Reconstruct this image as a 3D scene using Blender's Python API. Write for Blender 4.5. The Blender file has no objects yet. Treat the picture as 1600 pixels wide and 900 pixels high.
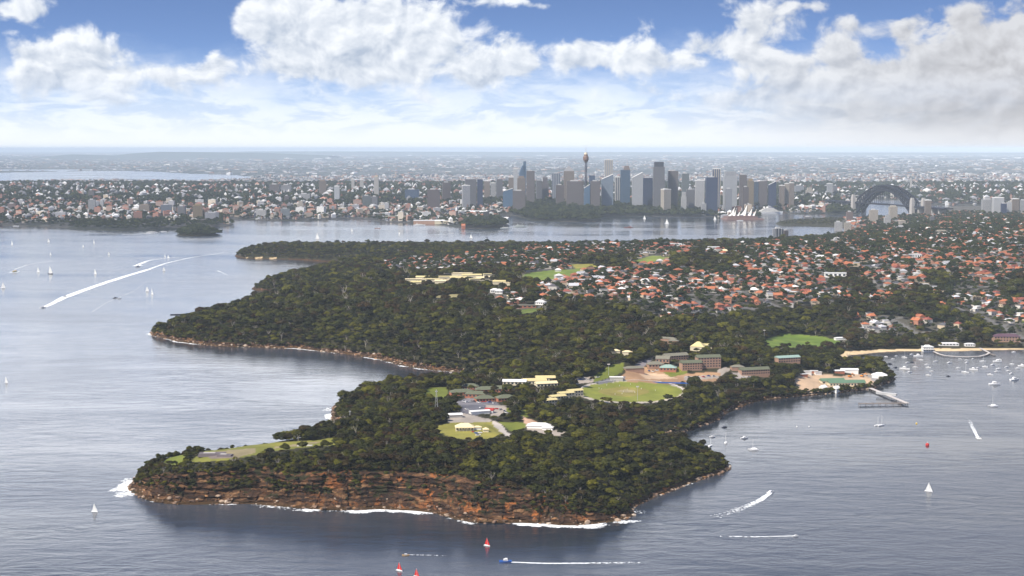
import bpy, bmesh, math, random
import numpy as np
from mathutils import Vector, Matrix
R = math.radians
random.seed(7); rng = np.random.default_rng(7)
scene = bpy.context.scene
col = scene.collection

# ------------------------------------------------------------ camera
CAMZ, F = 300.0, 2400.0                    # metres above the water, focal length in pixels of a 1600 px wide frame
PITCH = math.atan(218 / F)
cp, sp = math.cos(PITCH), math.sin(PITCH)
cam_d = bpy.data.cameras.new('camera'); cam = bpy.data.objects.new('camera', cam_d); col.objects.link(cam)
cam.location = (0, 0, CAMZ); cam.rotation_euler = (math.pi / 2 - PITCH, 0, 0)
cam_d.sensor_width = 36; cam_d.lens = 36 * F / 1600; cam_d.clip_start = 5; cam_d.clip_end = 400000
scene.camera = cam

# ------------------------------------------------------------ exposure / render
scene.view_settings.view_transform = 'Standard'; scene.view_settings.look = 'None'
scene.view_settings.gamma = 1.0; scene.view_settings.use_curve_mapping = False
scene.view_settings.exposure = 0.45
cy = scene.cycles
cy.max_bounces = 5; cy.diffuse_bounces = 2; cy.glossy_bounces = 2; cy.transmission_bounces = 2
cy.volume_bounces = 3; cy.transparent_max_bounces = 6
cy.caustics_reflective = False; cy.caustics_refractive = False
cy.sample_clamp_indirect = 4.0
cy.use_denoising = True

# ------------------------------------------------------------ sun
SUN_EL, SUN_AZ = R(48), R(-128)            # azimuth measured from +Y (view direction) towards +X: left of and behind the camera
sun_dir = Vector((math.sin(SUN_AZ) * math.cos(SUN_EL), math.cos(SUN_AZ) * math.cos(SUN_EL), math.sin(SUN_EL)))
sl = bpy.data.lights.new('sun', 'SUN'); so = bpy.data.objects.new('sun', sl); col.objects.link(so)
sl.energy = 5.0; sl.angle = R(0.53); sl.color = (1.0, 0.92, 0.80)
so.rotation_euler = sun_dir.to_track_quat('Z', 'Y').to_euler(); so.location = (0, 0, 2000)

# ------------------------------------------------------------ world sky with cloud banks
class NT:
    def __init__(s, nt): s.nt = nt; s.n = nt.nodes; s.l = nt.links
    def node(s, t, **kw):
        n = s.n.new(t)
        for k, v in kw.items(): setattr(n, k, v)
        return n
    def put(s, sock, v):
        if isinstance(v, bpy.types.NodeSocket): s.l.new(v, sock)
        elif v is not None: sock.default_value = v
    def m(s, op, a, b=None, c=None, clamp=False):
        n = s.node('ShaderNodeMath', operation=op); n.use_clamp = clamp
        s.put(n.inputs[0], a)
        if b is not None: s.put(n.inputs[1], b)
        if c is not None: s.put(n.inputs[2], c)
        return n.outputs[0]
    def mix(s, f, a, b, bt='MIX'):
        n = s.node('ShaderNodeMix', data_type='RGBA', blend_type=bt)
        s.put(n.inputs[0], f); s.put(n.inputs[6], a if isinstance(a, bpy.types.NodeSocket) else (*a, 1)[:4]); s.put(n.inputs[7], b if isinstance(b, bpy.types.NodeSocket) else (*b, 1)[:4])
        return n.outputs[2]
    def xyz(s, x, y, z):
        n = s.node('ShaderNodeCombineXYZ'); s.put(n.inputs[0], x); s.put(n.inputs[1], y); s.put(n.inputs[2], z); return n.outputs[0]
    def sep(s, v):
        n = s.node('ShaderNodeSeparateXYZ'); s.l.new(v, n.inputs[0]); return n.outputs
    def noise(s, vec, scale, detail=4, rough=.55, dist=0, lac=2.0):
        n = s.node('ShaderNodeTexNoise'); s.put(n.inputs['Vector'], vec); n.inputs['Scale'].default_value = scale
        n.inputs['Detail'].default_value = detail; n.inputs['Roughness'].default_value = rough; n.inputs['Distortion'].default_value = dist
        n.inputs['Lacunarity'].default_value = lac
        return n.outputs[0]
    def ss(s, v, a, b):
        n = s.node('ShaderNodeMapRange', interpolation_type='SMOOTHSTEP'); s.put(n.inputs[0], v)
        n.inputs[1].default_value = a; n.inputs[2].default_value = b; return n.outputs[0]
    def ramp(s, f, stops):
        n = s.node('ShaderNodeValToRGB'); s.put(n.inputs[0], f); e = n.color_ramp.elements
        while len(e) < len(stops): e.new(.5)
        for k, (p, c) in enumerate(stops): e[k].position = p; e[k].color = (*c, 1)
        return n.outputs[0]

world = bpy.data.worlds.new('World'); scene.world = world; world.use_nodes = True
wt = NT(world.node_tree); wt.n.clear()
wo = wt.node('ShaderNodeOutputWorld'); bg = wt.node('ShaderNodeBackground'); wt.l.new(bg.outputs[0], wo.inputs[0])
tc = wt.node('ShaderNodeTexCoord').outputs['Generated']
dx, dy, dz = wt.sep(tc)
az = wt.m('ARCTAN2', dx, dy)
hor = wt.m('SQRT', wt.m('ADD', wt.m('MULTIPLY', dx, dx), wt.m('MULTIPLY', dy, dy)))
el = wt.m('ARCTAN2', dz, hor)
sky = wt.node('ShaderNodeTexSky', sky_type='NISHITA'); sky.sun_disc = False
sky.sun_elevation = SUN_EL; sky.sun_rotation = SUN_AZ; sky.air_density = 1.0; sky.dust_density = 0.6; sky.ozone_density = 2.0
nv = wt.node('ShaderNodeVectorMath', operation='NORMALIZE')
wt.l.new(wt.xyz(dx, dy, wt.m('ADD', wt.m('MULTIPLY', wt.m('MAXIMUM', dz, 0.0), 5.0), 0.02)), nv.inputs[0]); wt.l.new(nv.outputs[0], sky.inputs[0])
SKY_STRENGTH = 0.105
skyc = wt.mix(1.0, sky.outputs[0], (1.02, 1.05, 1.20), 'MULTIPLY')
U = wt.m('MULTIPLY', az, F); V = wt.m('MULTIPLY', el, F)      # direction coordinates
P = wt.xyz(U, wt.m('MULTIPLY', V, 1.25), 0.0)
n_warp = wt.noise(P, 0.012, 3, .5)
Uw = wt.m('ADD', U, wt.m('MULTIPLY', wt.m('SUBTRACT', n_warp, .5), 60))
Vw = wt.m('ADD', V, wt.m('MULTIPLY', wt.m('SUBTRACT', wt.noise(P, 0.02, 3, .5), .5), 42))
def azel(px, py):
    d = np.array([px - 800, F * cp + (450 - py) * sp, -F * sp + (450 - py) * cp]); d /= np.linalg.norm(d)
    return math.atan2(d[0], d[1]) * F, math.atan2(d[2], math.hypot(d[0], d[1])) * F
BL = [(25,12,62,17,1.0),(110,78,62,34,1.15),(70,118,75,34,.9),(175,128,60,28,.8),(285,120,66,24,.85),(335,105,26,20,.6),(395,20,45,34,.8),(470,45,80,48,1.25),
      (560,60,90,46,1.25),(655,48,80,44,1.25),(560,112,190,20,.85),(800,3,80,11,1.0),(800,90,50,30,1.2),(750,112,30,24,.6),(905,88,40,22,.9),(972,78,52,36,1.2),(1045,100,42,22,.9),
      (1185,45,62,46,1.25),(1120,72,40,20,.8),(1225,98,70,15,.9),(1262,4,32,11,.8),(1332,40,40,20,.9),(1306,76,30,13,.7),(1430,38,28,18,1.0),(1490,30,20,13,.6),
      (1575,65,70,60,1.4),(1450,122,140,36,1.2),(1330,150,130,28,1.0),(1560,150,160,60,1.4),(1200,160,150,22,.7),(640,150,150,22,.45),(150,165,200,16,.4),(950,150,160,14,.4)]
dens = None; lit = None
for (bx, by, rx, ry, w) in BL:
    cu, cv = azel(bx, by)
    a = wt.m('DIVIDE', wt.m('SUBTRACT', Uw, cu), rx); b = wt.m('DIVIDE', wt.m('SUBTRACT', Vw, cv), ry)
    q = wt.m('ADD', wt.m('MULTIPLY', a, a), wt.m('MULTIPLY', b, b))
    g = wt.m('MULTIPLY', wt.m('EXPONENT', wt.m('MULTIPLY', q, -0.75)), w)
    dens = g if dens is None else wt.m('ADD', dens, g)
    gl = wt.m('MULTIPLY', g, b); lit = gl if lit is None else wt.m('ADD', lit, gl)
n1 = wt.noise(P, 0.017, 9, .56, .3)
P2 = wt.xyz(wt.m('SUBTRACT', U, 9.0), wt.m('MULTIPLY', wt.m('ADD', V, 11.0), 1.25), 0.0)
n2 = wt.noise(P2, 0.017, 4, .5, .3)
high = wt.m('MULTIPLY', wt.ss(V, 240, 330), wt.ss(V, 760, 380))                                    # unseen bright cloud band added above the view so the water reflects brighter
hiN = wt.noise(wt.xyz(wt.m('MULTIPLY', U, .3), wt.m('MULTIPLY', V, .9), 3.0), 0.006, 6, .55)
base = wt.m('ADD', wt.m('MULTIPLY', wt.m('SUBTRACT', n1, .5), 2.4), dens)
base = wt.m('ADD', base, wt.m('MULTIPLY', high, wt.m('MULTIPLY', wt.m('SUBTRACT', hiN, .22), 8.0)))
cover = wt.ss(base, 0.52, 1.10)
band = wt.ss(wt.m('ADD', V, wt.m('MULTIPLY', wt.m('SUBTRACT', wt.noise(wt.xyz(wt.m('MULTIPLY', U, .45), V, 1.0), 0.02, 6, .6), .5), 120)), 172, 36)
relief = wt.m('MULTIPLY', wt.m('SUBTRACT', n1, n2), 2.6)      # towards the sun against away from it
litn = wt.m('DIVIDE', lit, wt.m('ADD', wt.m('MAXIMUM', dens, 0.0), .25))
shade = wt.m('ADD', wt.m('ADD', 0.60, wt.m('MULTIPLY', relief, 1.15)), wt.m('MULTIPLY', litn, .22), clamp=True)
edge = wt.ss(base, 0.3, 1.5)
shade = wt.m('ADD', shade, wt.m('MULTIPLY', wt.m('SUBTRACT', 1.0, edge), .16), clamp=True)
right = wt.ss(U, 150, 760)
dark_c = wt.mix(right, (0.36, 0.42, 0.52), (0.36, 0.362, 0.385))
light_c = wt.mix(right, (0.72, 0.745, 0.78), (0.54, 0.55, 0.58))
cloud_c = wt.mix(shade, dark_c, light_c)
bandc = wt.mix(right, (0.68, 0.73, 0.80), (0.46, 0.455, 0.465))
lown = wt.noise(wt.xyz(wt.m('MULTIPLY', U, .5), wt.m('MULTIPLY', V, 1.7), 7.0), .022, 8, .62, .4)
bandc = wt.mix(wt.m('MULTIPLY', wt.ss(lown, .56, .40), .75), bandc, wt.mix(right, (0.44, 0.54, 0.70), (0.34, 0.35, 0.38)))
bandc = wt.mix(wt.ss(V, 62, 6), bandc, wt.mix(right, (0.74, 0.77, 0.81), (0.60, 0.60, 0.62)))
skys = wt.mix(1.0, skyc, (SKY_STRENGTH, SKY_STRENGTH, SKY_STRENGTH), 'MULTIPLY')
c1 = wt.mix(wt.m('MULTIPLY', band, .97), skys, bandc)
cloud_c = wt.mix(wt.m('MULTIPLY', high, .8), cloud_c, wt.mix(wt.ss(U, -300, 900), (1.95, 2.0, 2.14), (.92, .91, .95)))  # added band made far brighter than the visible clouds, strongest at left
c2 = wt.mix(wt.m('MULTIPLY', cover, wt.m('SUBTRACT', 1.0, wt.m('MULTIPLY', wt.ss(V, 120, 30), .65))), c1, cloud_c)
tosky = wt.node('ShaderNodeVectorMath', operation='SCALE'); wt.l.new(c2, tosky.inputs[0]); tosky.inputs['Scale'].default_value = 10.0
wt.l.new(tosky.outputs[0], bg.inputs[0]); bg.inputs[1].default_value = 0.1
world.cycles.sampling_method = 'MANUAL'; world.cycles.sample_map_resolution = 1024

# ------------------------------------------------------------ projection helpers
def ground(px, py, z=0.0):
    "world XY of the pixel direction at height z"
    px = np.asarray(px, float); py = np.asarray(py, float)
    dxx = px - 800; dyy = F * cp + (450 - py) * sp; dzz = -F * sp + (450 - py) * cp
    t = (z - CAMZ) / dzz
    return dxx * t, dyy * t
def project(X, Y, Z):
    w = Y * cp - (Z - CAMZ) * sp
    v = Y * sp + (Z - CAMZ) * cp
    return 800 + F * X / w, 450 - F * v / w
def inpoly(x, y, poly):
    x = np.asarray(x, float); y = np.asarray(y, float); r = np.zeros(np.broadcast(x, y).shape, bool)
    n = len(poly)
    for i in range(n):
        x0, y0 = poly[i][:2]; x1, y1 = poly[(i + 1) % n][:2]
        if y0 == y1: continue
        c = (y0 > y) != (y1 > y)
        r ^= c & (x < (x1 - x0) * (y - y0) / (y1 - y0) + x0)
    return r
def vnoise(x, y, s, seed=0):
    "value noise, smooth, -1..1"
    x = np.asarray(x, float) / s + seed * 17.3; y = np.asarray(y, float) / s + seed * 9.1
    xi = np.floor(x); yi = np.floor(y); fx = x - xi; fy = y - yi
    fx = fx * fx * (3 - 2 * fx); fy = fy * fy * (3 - 2 * fy)
    def h(a, b):
        v = np.sin(a * 127.1 + b * 311.7 + seed * 5.7) * 43758.5453
        return (v - np.floor(v)) * 2 - 1
    return (h(xi, yi) * (1 - fx) + h(xi + 1, yi) * fx) * (1 - fy) + (h(xi, yi + 1) * (1 - fx) + h(xi + 1, yi + 1) * fx) * fy
def fbm(x, y, s, seed=0, o=4):
    r = 0; a = 1; t = 0
    for k in range(o): r = r + a * vnoise(x, y, s / 2 ** k, seed + k); t += a; a *= .55
    return r / t

# ------------------------------------------------------------ coastlines: (pixel x, pixel y of the waterline, cliff height in metres)
NORTH = [(204,768,10),(224,778,20),(245,785,21),(300,789,22),(350,788,23),(390,787,24),(430,792,25),(480,795,26),(520,798,27),(560,797,27),(600,796,27),
 (640,799,27),(680,803,27),(712,813,27),(740,817,26),(790,817,25),(830,818,20),(880,821,15),(925,820,12),(965,815,9),(992,806,7),(986,797,6),(1010,783,6),(1040,770,6),(1080,755,6),(1112,745,6),(1143,732,4),
 (1120,716,5),(1080,702,5),(1030,693,4),(1008,687,2),(1035,682,1.5),(1075,673,2),(1112,660,4),(1138,645,5),(1160,634,5),(1200,625,4),(1240,620,2.5),(1290,616,2),(1340,611,2),(1370,605,2),(1385,599,3),(1402,593,4),
 (1390,580,4),(1380,568,4),(1335,561,2),(1322,555,.8),(1350,552.5,.7),(1400,549,.7),(1450,548.5,.7),(1500,548.5,.7),(1540,547.5,.7),(1600,546,.7),(1800,543,1),(2000,540,2),(2000,324.5,2),(1620,326,2),(1530,327,2),
 (1450,329,3),(1445,336,3),(1425,341,3),(1400,343,3),(1340,344,3),(1290,343,3),(1230,345.5,3),(1212,350,3),(1225,353,3),(1262,353,3),(1300,355,3),(1325,357,3),(1330,364,3),(1300,371,3),(1200,378,3),(1100,382,3),
 (1000,382,3),(900,383,3),(760,383,3),(600,384,3),(430,385,4),(375,396,4),(366,401.5,3),(382,404,1.2),(430,405,1.2),(470,407,4),(500,409,4),(530,410,4),(620,413,3),(600,420,3),(540,424,4),(500,428,4),(450,436,5),(400,447,5),
 (392,453,4),(410,456,5),(430,456,5),(470,459,4),(480,466,4),(440,464,4),(420,468,5),(390,480,6),(330,495,6),(270,510,6),(237,521,5),(262,530,7),(300,537,7),(340,541.5,6),(400,543,6),(460,545,6),(500,548.5,4),
 (540,553,6),(580,560,7),(620,570,7),(660,577,6),(700,581,5),(740,583,4),(790,588,3),(800,597,3),(740,606,4),(680,612,6),(600,617,8),(548,626,8),(526,634,8),(514,646,8),(520,658,8),(535,668,8),(520,682,10),
 (430,712,12),(330,724,14),(240,735,12),(208,750,8)]
SOUTH = [(-500,349,3),(0,352.5,3),(50,354,3),(100,356,3),(130,359,3),(200,361,3),(250,358.8,3),(290,357,3),(330,356,3),(365,352.5,2),(367,350,2),(348,347,2),(352,342.5,2),(385,343,2),(400,344.5,3),(450,345,3),(500,344,3),(560,342,3),
 (600,347,2),(680,350.5,2),(718,356.5,2),(760,358,3),(790,356,3),(796,352,2),(786,346,2),(780,340,2),(790,336,2),(802,337,2),(817,341,3),(832,345,3),(870,346.5,3),(930,346.8,3),(941,345,3),(925,339.6,2),(960,338.3,2),
 (1000,338.3,2),(1060,339,2),(1108,338.3,2),(1118,341,2),(1150,342.6,2),(1180,342.2,2),(1190,340.5,2),(1184,333.5,2),(1190,330,2),(1222,330,2),(1238,334.5,2),(1290,334,2),(1300,335.5,3),(1338,335.5,3),(1347,331,2),
 (1350,322,2),(1300,317,2),(1290,312,2),(1340,309.5,2),(1420,313,2),(1450,319,2),(1530,321.5,2),(1700,321.5,2),(2100,318,2),(2100,238,2),(-500,238,2)]
BAY = [(-500,270.5),(0,270),(60,268.6),(160,266.5),(232,267.5),(300,271.5),(360,273),(405,276.3),(382,279.5),(300,281.6),(180,280.6),(100,281),(20,283),(-500,284)]
BAY2 = [(-200,266.4),(20,266.8),(100,267.4),(160,265.3),(120,264.5),(-200,265.2)]
HARB2 = [(1455,306.3),(1500,304.2),(1518,305),(1480,308)]
COVE = [(348,346),(352,341),(395,339),(404,341),(385,345)]
ISLAND = [(277,367.5,1.5),(284,362.8,1.5),(300,360.5,1.5),(325,361.5,1.5),(337,365.5,1.5),(346,367.3,1),(330,368.6,1.5),(300,369.2,1.5)]
def to_world(L, jit=0, seed=1, step=None):
    P_ = [ground(p[0], p[1]) for p in L]; H_ = [p[2] if len(p) > 2 else 2 for p in L]
    out = []; n = len(L)
    r = random.Random(seed)
    for i in range(n):
        a = np.array(P_[i]); b = np.array(P_[(i + 1) % n]); p = np.array(P_[i - 1]); q = np.array(P_[(i + 2) % n])
        d = np.linalg.norm(b - a); st = step or max(14, min(400, a[1] * .011)); k = max(1, int(d / st)); k = min(k, 60)
        for j in range(k):
            t = j / k
            c = .5 * ((2 * a) + (b - p) * t + (2 * p - 5 * a + 4 * b - q) * t * t + (3 * a - p - 3 * b + q) * t ** 3) if d < 600 and np.linalg.norm(p - a) < 900 and np.linalg.norm(q - b) < 900 else a + (b - a) * t
            out.append((c[0] + r.uniform(-1, 1) * jit * min(st, 30), c[1] + r.uniform(-1, 1) * jit * min(st, 30), H_[i] * (1 - t) + H_[(i + 1) % n] * t))
    return np.array(out)
north_w = to_world(NORTH, .14, 3); south_w = to_world(SOUTH, .1, 4); isl_w = to_world(ISLAND, .05, 5, 20)
bay_w = [ground(*p[:2]) for p in BAY]; bay2_w = [ground(*p) for p in BAY2]; harb2_w = [ground(*p) for p in HARB2]

# terrain control heights: (pixel x, pixel y, ground height) - the ground seen at that pixel lies at that height
CTRL = [(240,733,20),(300,718,25),(350,712,27),(430,702,29),(520,694,31),(400,735,26),(520,735,28),(600,722,30),(700,722,31),(560,680,33),(640,672,33),(720,680,35),(780,675,35),(700,655,37),(740,632,39),(640,642,32),(590,646,22),(660,622,28),(720,615,31),
 (800,640,37),(830,700,34),(900,730,30),(980,740,20),(1050,725,14),(1100,722,9),(850,665,36),(940,700,32),(1000,700,22),(840,605,36),(880,628,31),(950,650,24),(990,613,21),(920,605,28),(1050,612,19),(1000,585,25),(1060,590,24),(1100,565,32),(1040,560,36),(980,570,38),(960,650,24),
 (1150,600,15),(1170,580,24),(1235,570,22),(1210,560,24),(1150,550,34),(1250,531,6),(1300,540,7),(1220,524,8),(1300,600,4),(1270,590,7),(1345,600,3.5),(1340,575,9),(1290,578,12),
 (330,520,14),(400,514,20),(450,495,32),(520,520,25),(560,492,40),(620,540,26),(680,520,40),(640,474,52),(540,462,45),(700,448,57),(760,540,36),(800,500,52),(860,550,38),(900,510,52),(820,470,60),(430,478,26),
 (780,584,16),(850,580,36),(430,448,13),(470,440,18),(560,434,28),(640,418,40),(400,392,20),(450,382,30),(520,380,32),(600,388,30),(700,392,38),(800,385,45),(900,376,54),(700,430,60),(870,428,58),(920,418,58),(1015,407,62),
 (1000,470,60),(1080,480,50),(1150,470,52),(1100,440,64),(1000,440,64),(1200,440,62),(1300,450,50),(1000,395,68),(1100,390,72),(1050,375,66),(1200,385,70),(1150,520,24),(1250,500,24),(1350,505,22),(1450,500,28),(1550,500,26),(1450,525,9),(1560,525,9),(1400,480,36),
 (1300,400,70),(1400,430,62),(1500,420,66),(1590,430,60),(1400,390,72),(1500,380,74),(1590,370,76),(1300,372,62),(1400,360,62),(1500,350,64),(1590,345,66),(1350,352,40),(1480,340,50),(1590,335,50),(500,387,6),(600,386,6),(700,386,6),(800,386,6),(900,386,6),(1000,385,6),(1100,385,6),(1150,384,6),(1200,381,6),(1260,376,7),(1320,369,7),(1240,350,4),(1225,352,3),(1260,348,5),(1300,350,9),(1320,356,9),(1800,400,66),(1800,500,26)]
def _mk():
    X, Y, Z = [], [], []
    for a, b, z in CTRL:
        x, y = ground(a, b + (9 if (b < 399 or (a > 1300 and b < 380)) and z > 12 else 0), z); X.append(float(x)); Y.append(float(y)); Z.append(z)
    for a, b, z in [(0,340,18),(100,340,22),(200,345,20),(300,345,16),(100,325,45),(250,325,42),(0,325,40),(150,312,40),(300,315,32),(450,335,14),(450,320,32),(600,335,12),(560,320,34),(650,330,20),(700,345,6),(760,350,12),
                    (850,335,14),(900,338,12),(850,320,24),(950,325,26),(1050,330,14),(1100,325,20),(1150,335,5),(1200,320,20),(1280,325,22),(700,310,36),(0,295,35),(300,295,30),(600,300,32),(900,300,30),(1200,300,28),(1500,300,30),(1500,315,20),(1300,300,20),
                    (-300,288,5),(0,288,6),(100,287,6),(200,287,6),(300,287,6),(400,283,6),(500,280,14),(0,283.5,3),(200,281.5,3),(380,280,3),(-200,276,3),(0,276,3),(150,275,3),(300,276,3),(405,276,3),(0,267,4),(150,266,4),(300,270,4),(0,262,14),(400,268,14),(800,270,30),(1200,270,30),(1600,270,35),(0,246,40),(800,246,45),(1600,246,50),(1750,310,25),(-400,300,30),(-400,330,35)]:
        x, y = ground(a, b, 0); X.append(float(x)); Y.append(float(y)); Z.append(z)
    return np.array(X), np.array(Y), np.array(Z, float)
cX, cY, cZ = _mk()
def _k(r): return r
_A = _k(np.hypot(cX[:, None] - cX[None], cY[:, None] - cY[None])) ; _A[np.diag_indices(len(cX))] += 6.0
_M = np.block([[_A, np.ones((len(cX), 1))], [np.ones((1, len(cX))), np.zeros((1, 1))]])
_W = np.linalg.solve(_M, np.append(cZ, 0))
def smooth_h(X, Y):
    out = np.full(X.shape, _W[-1])
    for i in range(len(cX)): out += _W[i] * np.hypot(X - cX[i], Y - cY[i])
    return out
def seg_dist(X, Y, poly):
    best = np.full(X.shape, 1e9); hh = np.zeros(X.shape)
    n = len(poly)
    for i in range(n):
        ax, ay, ah = poly[i]; bx, by, bh = poly[(i + 1) % n]
        ex, ey = bx - ax, by - ay; L = ex * ex + ey * ey + 1e-9
        t = np.clip(((X - ax) * ex + (Y - ay) * ey) / L, 0, 1)
        d = (X - ax - t * ex) ** 2 + (Y - ay - t * ey) ** 2
        m = d < best; best[m] = d[m]; hh[m] = (ah + t * (bh - ah))[m]
    return np.sqrt(best), hh
PROF_O = np.array([0, .2, 4.5, 6.5, 9.5, 13, 14.2, 18, 19.2, 20.4, 23, 30]) / 23.0
PROF_Z = np.array([-.05, .035, .06, .22, .27, .42, .58, .64, .80, .97, 1.0, 1.06])
def prof_w(h): return 23.0 * np.clip(h / 26.0, 0.02, 1.2) ** .75
def H_raw(X, Y, poly):
    d, ch = seg_dist(X, Y, poly)
    w = prof_w(ch); z = np.interp((d - .32 * w * (ch > 3)) / w, PROF_O, PROF_Z) * ch
    hs = np.maximum(smooth_h(X, Y), ch)
    t = np.clip((d - 1.25 * w) / (55 + .012 * Y), 0, 1)
    far = np.clip((Y - 5500) / 2000, 0, 1)
    hs = hs + fbm(X, Y, 60, 2, 3) * 2.0
    bury = np.where((d < w * 1.3) & (ch > 3), -np.minimum(1.6, ch * .12), 0)
    return np.maximum(z + np.maximum(hs - ch, 0) * (t * (2 - t)) + bury, 0.25), d, ch
def height(X, Y):
    X = np.atleast_1d(np.asarray(X, float)).ravel(); Y = np.atleast_1d(np.asarray(Y, float)).ravel()
    Z = np.full(X.shape, -3.0)
    for poly, k in ((north_w, 0), (south_w, 1), (isl_w, 2)):
        m = inpoly(X, Y, poly)
        if m.any():
            z, d, ch = H_raw(X[m], Y[m], poly)
            if k == 2: z = np.minimum(d * .25, 9) + .3
            Z[m] = z
    for b in (bay_w, bay2_w, harb2_w):
        Z[inpoly(X, Y, b)] = -3
    return Z
def hit(px, py):
    "first point of the ground under a pixel"
    ys = np.concatenate([np.linspace(1200, 3000, 900), np.linspace(3003, 10000, 1400)])
    dyy = F * cp + (450 - py) * sp; t = ys / dyy
    X = (px - 800) * t; Zr = CAMZ + (-F * sp + (450 - py) * cp) * t
    Hh = np.maximum(height(X, ys), 0)
    k = np.argmax(Zr <= Hh)
    return float(X[k]), float(ys[k]), float(Hh[k])

# ------------------------------------------------------------ materials
def new_mat(name):
    m = bpy.data.materials.new(name); m.use_nodes = True; t = NT(m.node_tree); t.n.clear()
    o = t.node('ShaderNodeOutputMaterial'); b = t.node('ShaderNodeBsdfPrincipled'); t.l.new(b.outputs[0], o.inputs[0])
    return m, t, b, o
_mats = {}
def flat(name, c, rough=.6, var=.12, scale=.6, metal=0, spec=.3):
    "painted / weathered surface with procedural tonal variation"
    if name in _mats: return _mats[name]
    m, t, b, o = new_mat(name)
    co = t.node('ShaderNodeTexCoord').outputs['Object']
    n = t.noise(co, scale, 5, .6)
    f = t.m('ADD', 1 - var, t.m('MULTIPLY', n, 2 * var))
    t.put(b.inputs['Base Color'], t.mix(1.0, (*c,), t.xyz(f, f, f), 'MULTIPLY'))
    b.inputs['Roughness'].default_value = rough; b.inputs['Metallic'].default_value = metal; b.inputs['Specular IOR Level'].default_value = spec
    _mats[name] = m; return m
def attr_mat(name, rough=.8, var=.2, scale=.3, spec=.2, bump=0):
    m, t, b, o = new_mat(name)
    a = t.node('ShaderNodeAttribute', attribute_name='col'); co = t.node('ShaderNodeTexCoord').outputs['Object']
    n = t.noise(co, scale, 6, .65); n2 = t.noise(co, scale * .11, 4, .6)
    f = t.m('ADD', 1 - var, t.m('MULTIPLY', t.m('ADD', t.m('MULTIPLY', n, .6), t.m('MULTIPLY', n2, .4)), 2 * var))
    t.put(b.inputs['Base Color'], t.mix(1.0, a.outputs[0], t.xyz(f, f, f), 'MULTIPLY'))
    b.inputs['Roughness'].default_value = rough; b.inputs['Specular IOR Level'].default_value = spec
    if bump:
        bn = t.node('ShaderNodeBump'); bn.inputs['Distance'].default_value = bump; t.put(bn.inputs['Height'], n); t.l.new(bn.outputs[0], b.inputs['Normal'])
    return m
def facade(name, wall, glass, fh=3.6, fw=3.2, wh=.5, ww=.6, rough=.5):
    if name in _mats: return _mats[name]
    m, t, b, o = new_mat(name)
    co = t.node('ShaderNodeTexCoord').outputs['Object']; x, y, z = t.sep(co)
    ge = t.node('ShaderNodeNewGeometry'); tr = t.node('ShaderNodeVectorTransform', vector_type='NORMAL', convert_from='WORLD', convert_to='OBJECT')
    t.l.new(ge.outputs['Normal'], tr.inputs[0]); nx, ny, nz = t.sep(tr.outputs[0])
    sel = t.m('GREATER_THAN', t.m('ABSOLUTE', nx), t.m('ABSOLUTE', ny))
    u = t.m('ADD', t.m('MULTIPLY', y, sel), t.m('MULTIPLY', x, t.m('SUBTRACT', 1.0, sel)))
    a = t.m('LESS_THAN', t.m('FRACT', t.m('DIVIDE', z, fh)), wh) if wh < 1 else 1.0
    c = t.m('LESS_THAN', t.m('FRACT', t.m('DIVIDE', u, fw)), ww) if ww < 1 else 1.0
    f = t.m('MULTIPLY', a, c)
    f = t.m('MULTIPLY', f, t.m('LESS_THAN', t.m('ABSOLUTE', nz), .5))
    n = t.noise(co, .05, 4, .6); g = t.m('ADD', .85, t.m('MULTIPLY', n, .3))
    cc = t.mix(f, wall, glass)
    t.put(b.inputs['Base Color'], t.mix(1.0, cc, t.xyz(g, g, g), 'MULTIPLY'))
    t.put(b.inputs['Roughness'], t.m('SUBTRACT', rough + .15, t.m('MULTIPLY', f, .35)))
    _mats[name] = m; return m
def foliage(name, cols):
    m, t, b, o = new_mat(name)
    oi = t.node('ShaderNodeObjectInfo'); rnd = oi.outputs['Random']
    loc = oi.outputs['Location']
    big = t.noise(loc, .006, 3, .55); mid = t.noise(loc, .03, 2, .5)
    f = t.m('ADD', t.m('MULTIPLY', rnd, .55), t.m('MULTIPLY', t.m('ADD', t.m('MULTIPLY', big, .7), t.m('MULTIPLY', mid, .3)), .75), clamp=True)
    f = t.m('SUBTRACT', f, .12, clamp=True)
    c = t.ramp(f, cols)
    wn = t.node('ShaderNodeTexWhiteNoise'); t.l.new(loc, wn.inputs['Vector'])
    g = t.m('ADD', .46, t.m('MULTIPLY', wn.outputs[0], .68))
    t.put(b.inputs['Base Color'], t.mix(1.0, c, t.xyz(g, g, g), 'MULTIPLY'))
    b.inputs['Roughness'].default_value = .7; b.inputs['Specular IOR Level'].default_value = .15
    return m
bushM = foliage('bush_leaves', [(0, (.042, .018, .008)), (.24, (.050, .030, .009)), (.44, (.022, .026, .006)), (.6, (.046, .050, .007)), (.8, (.098, .094, .008)), (1, (.165, .145, .012))])
townM = foliage('town_tree_leaves', [(0, (.018, .022, .012)), (.4, (.028, .038, .012)), (.7, (.046, .056, .015)), (1, (.08, .088, .02))])
trunkM = flat('eucalypt_bark', (.16, .13, .10), .8)
groundM = attr_mat('ground_cover', .9, .35, .25)
houseM = attr_mat('render_and_tile', .75, .12, .4)
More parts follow.
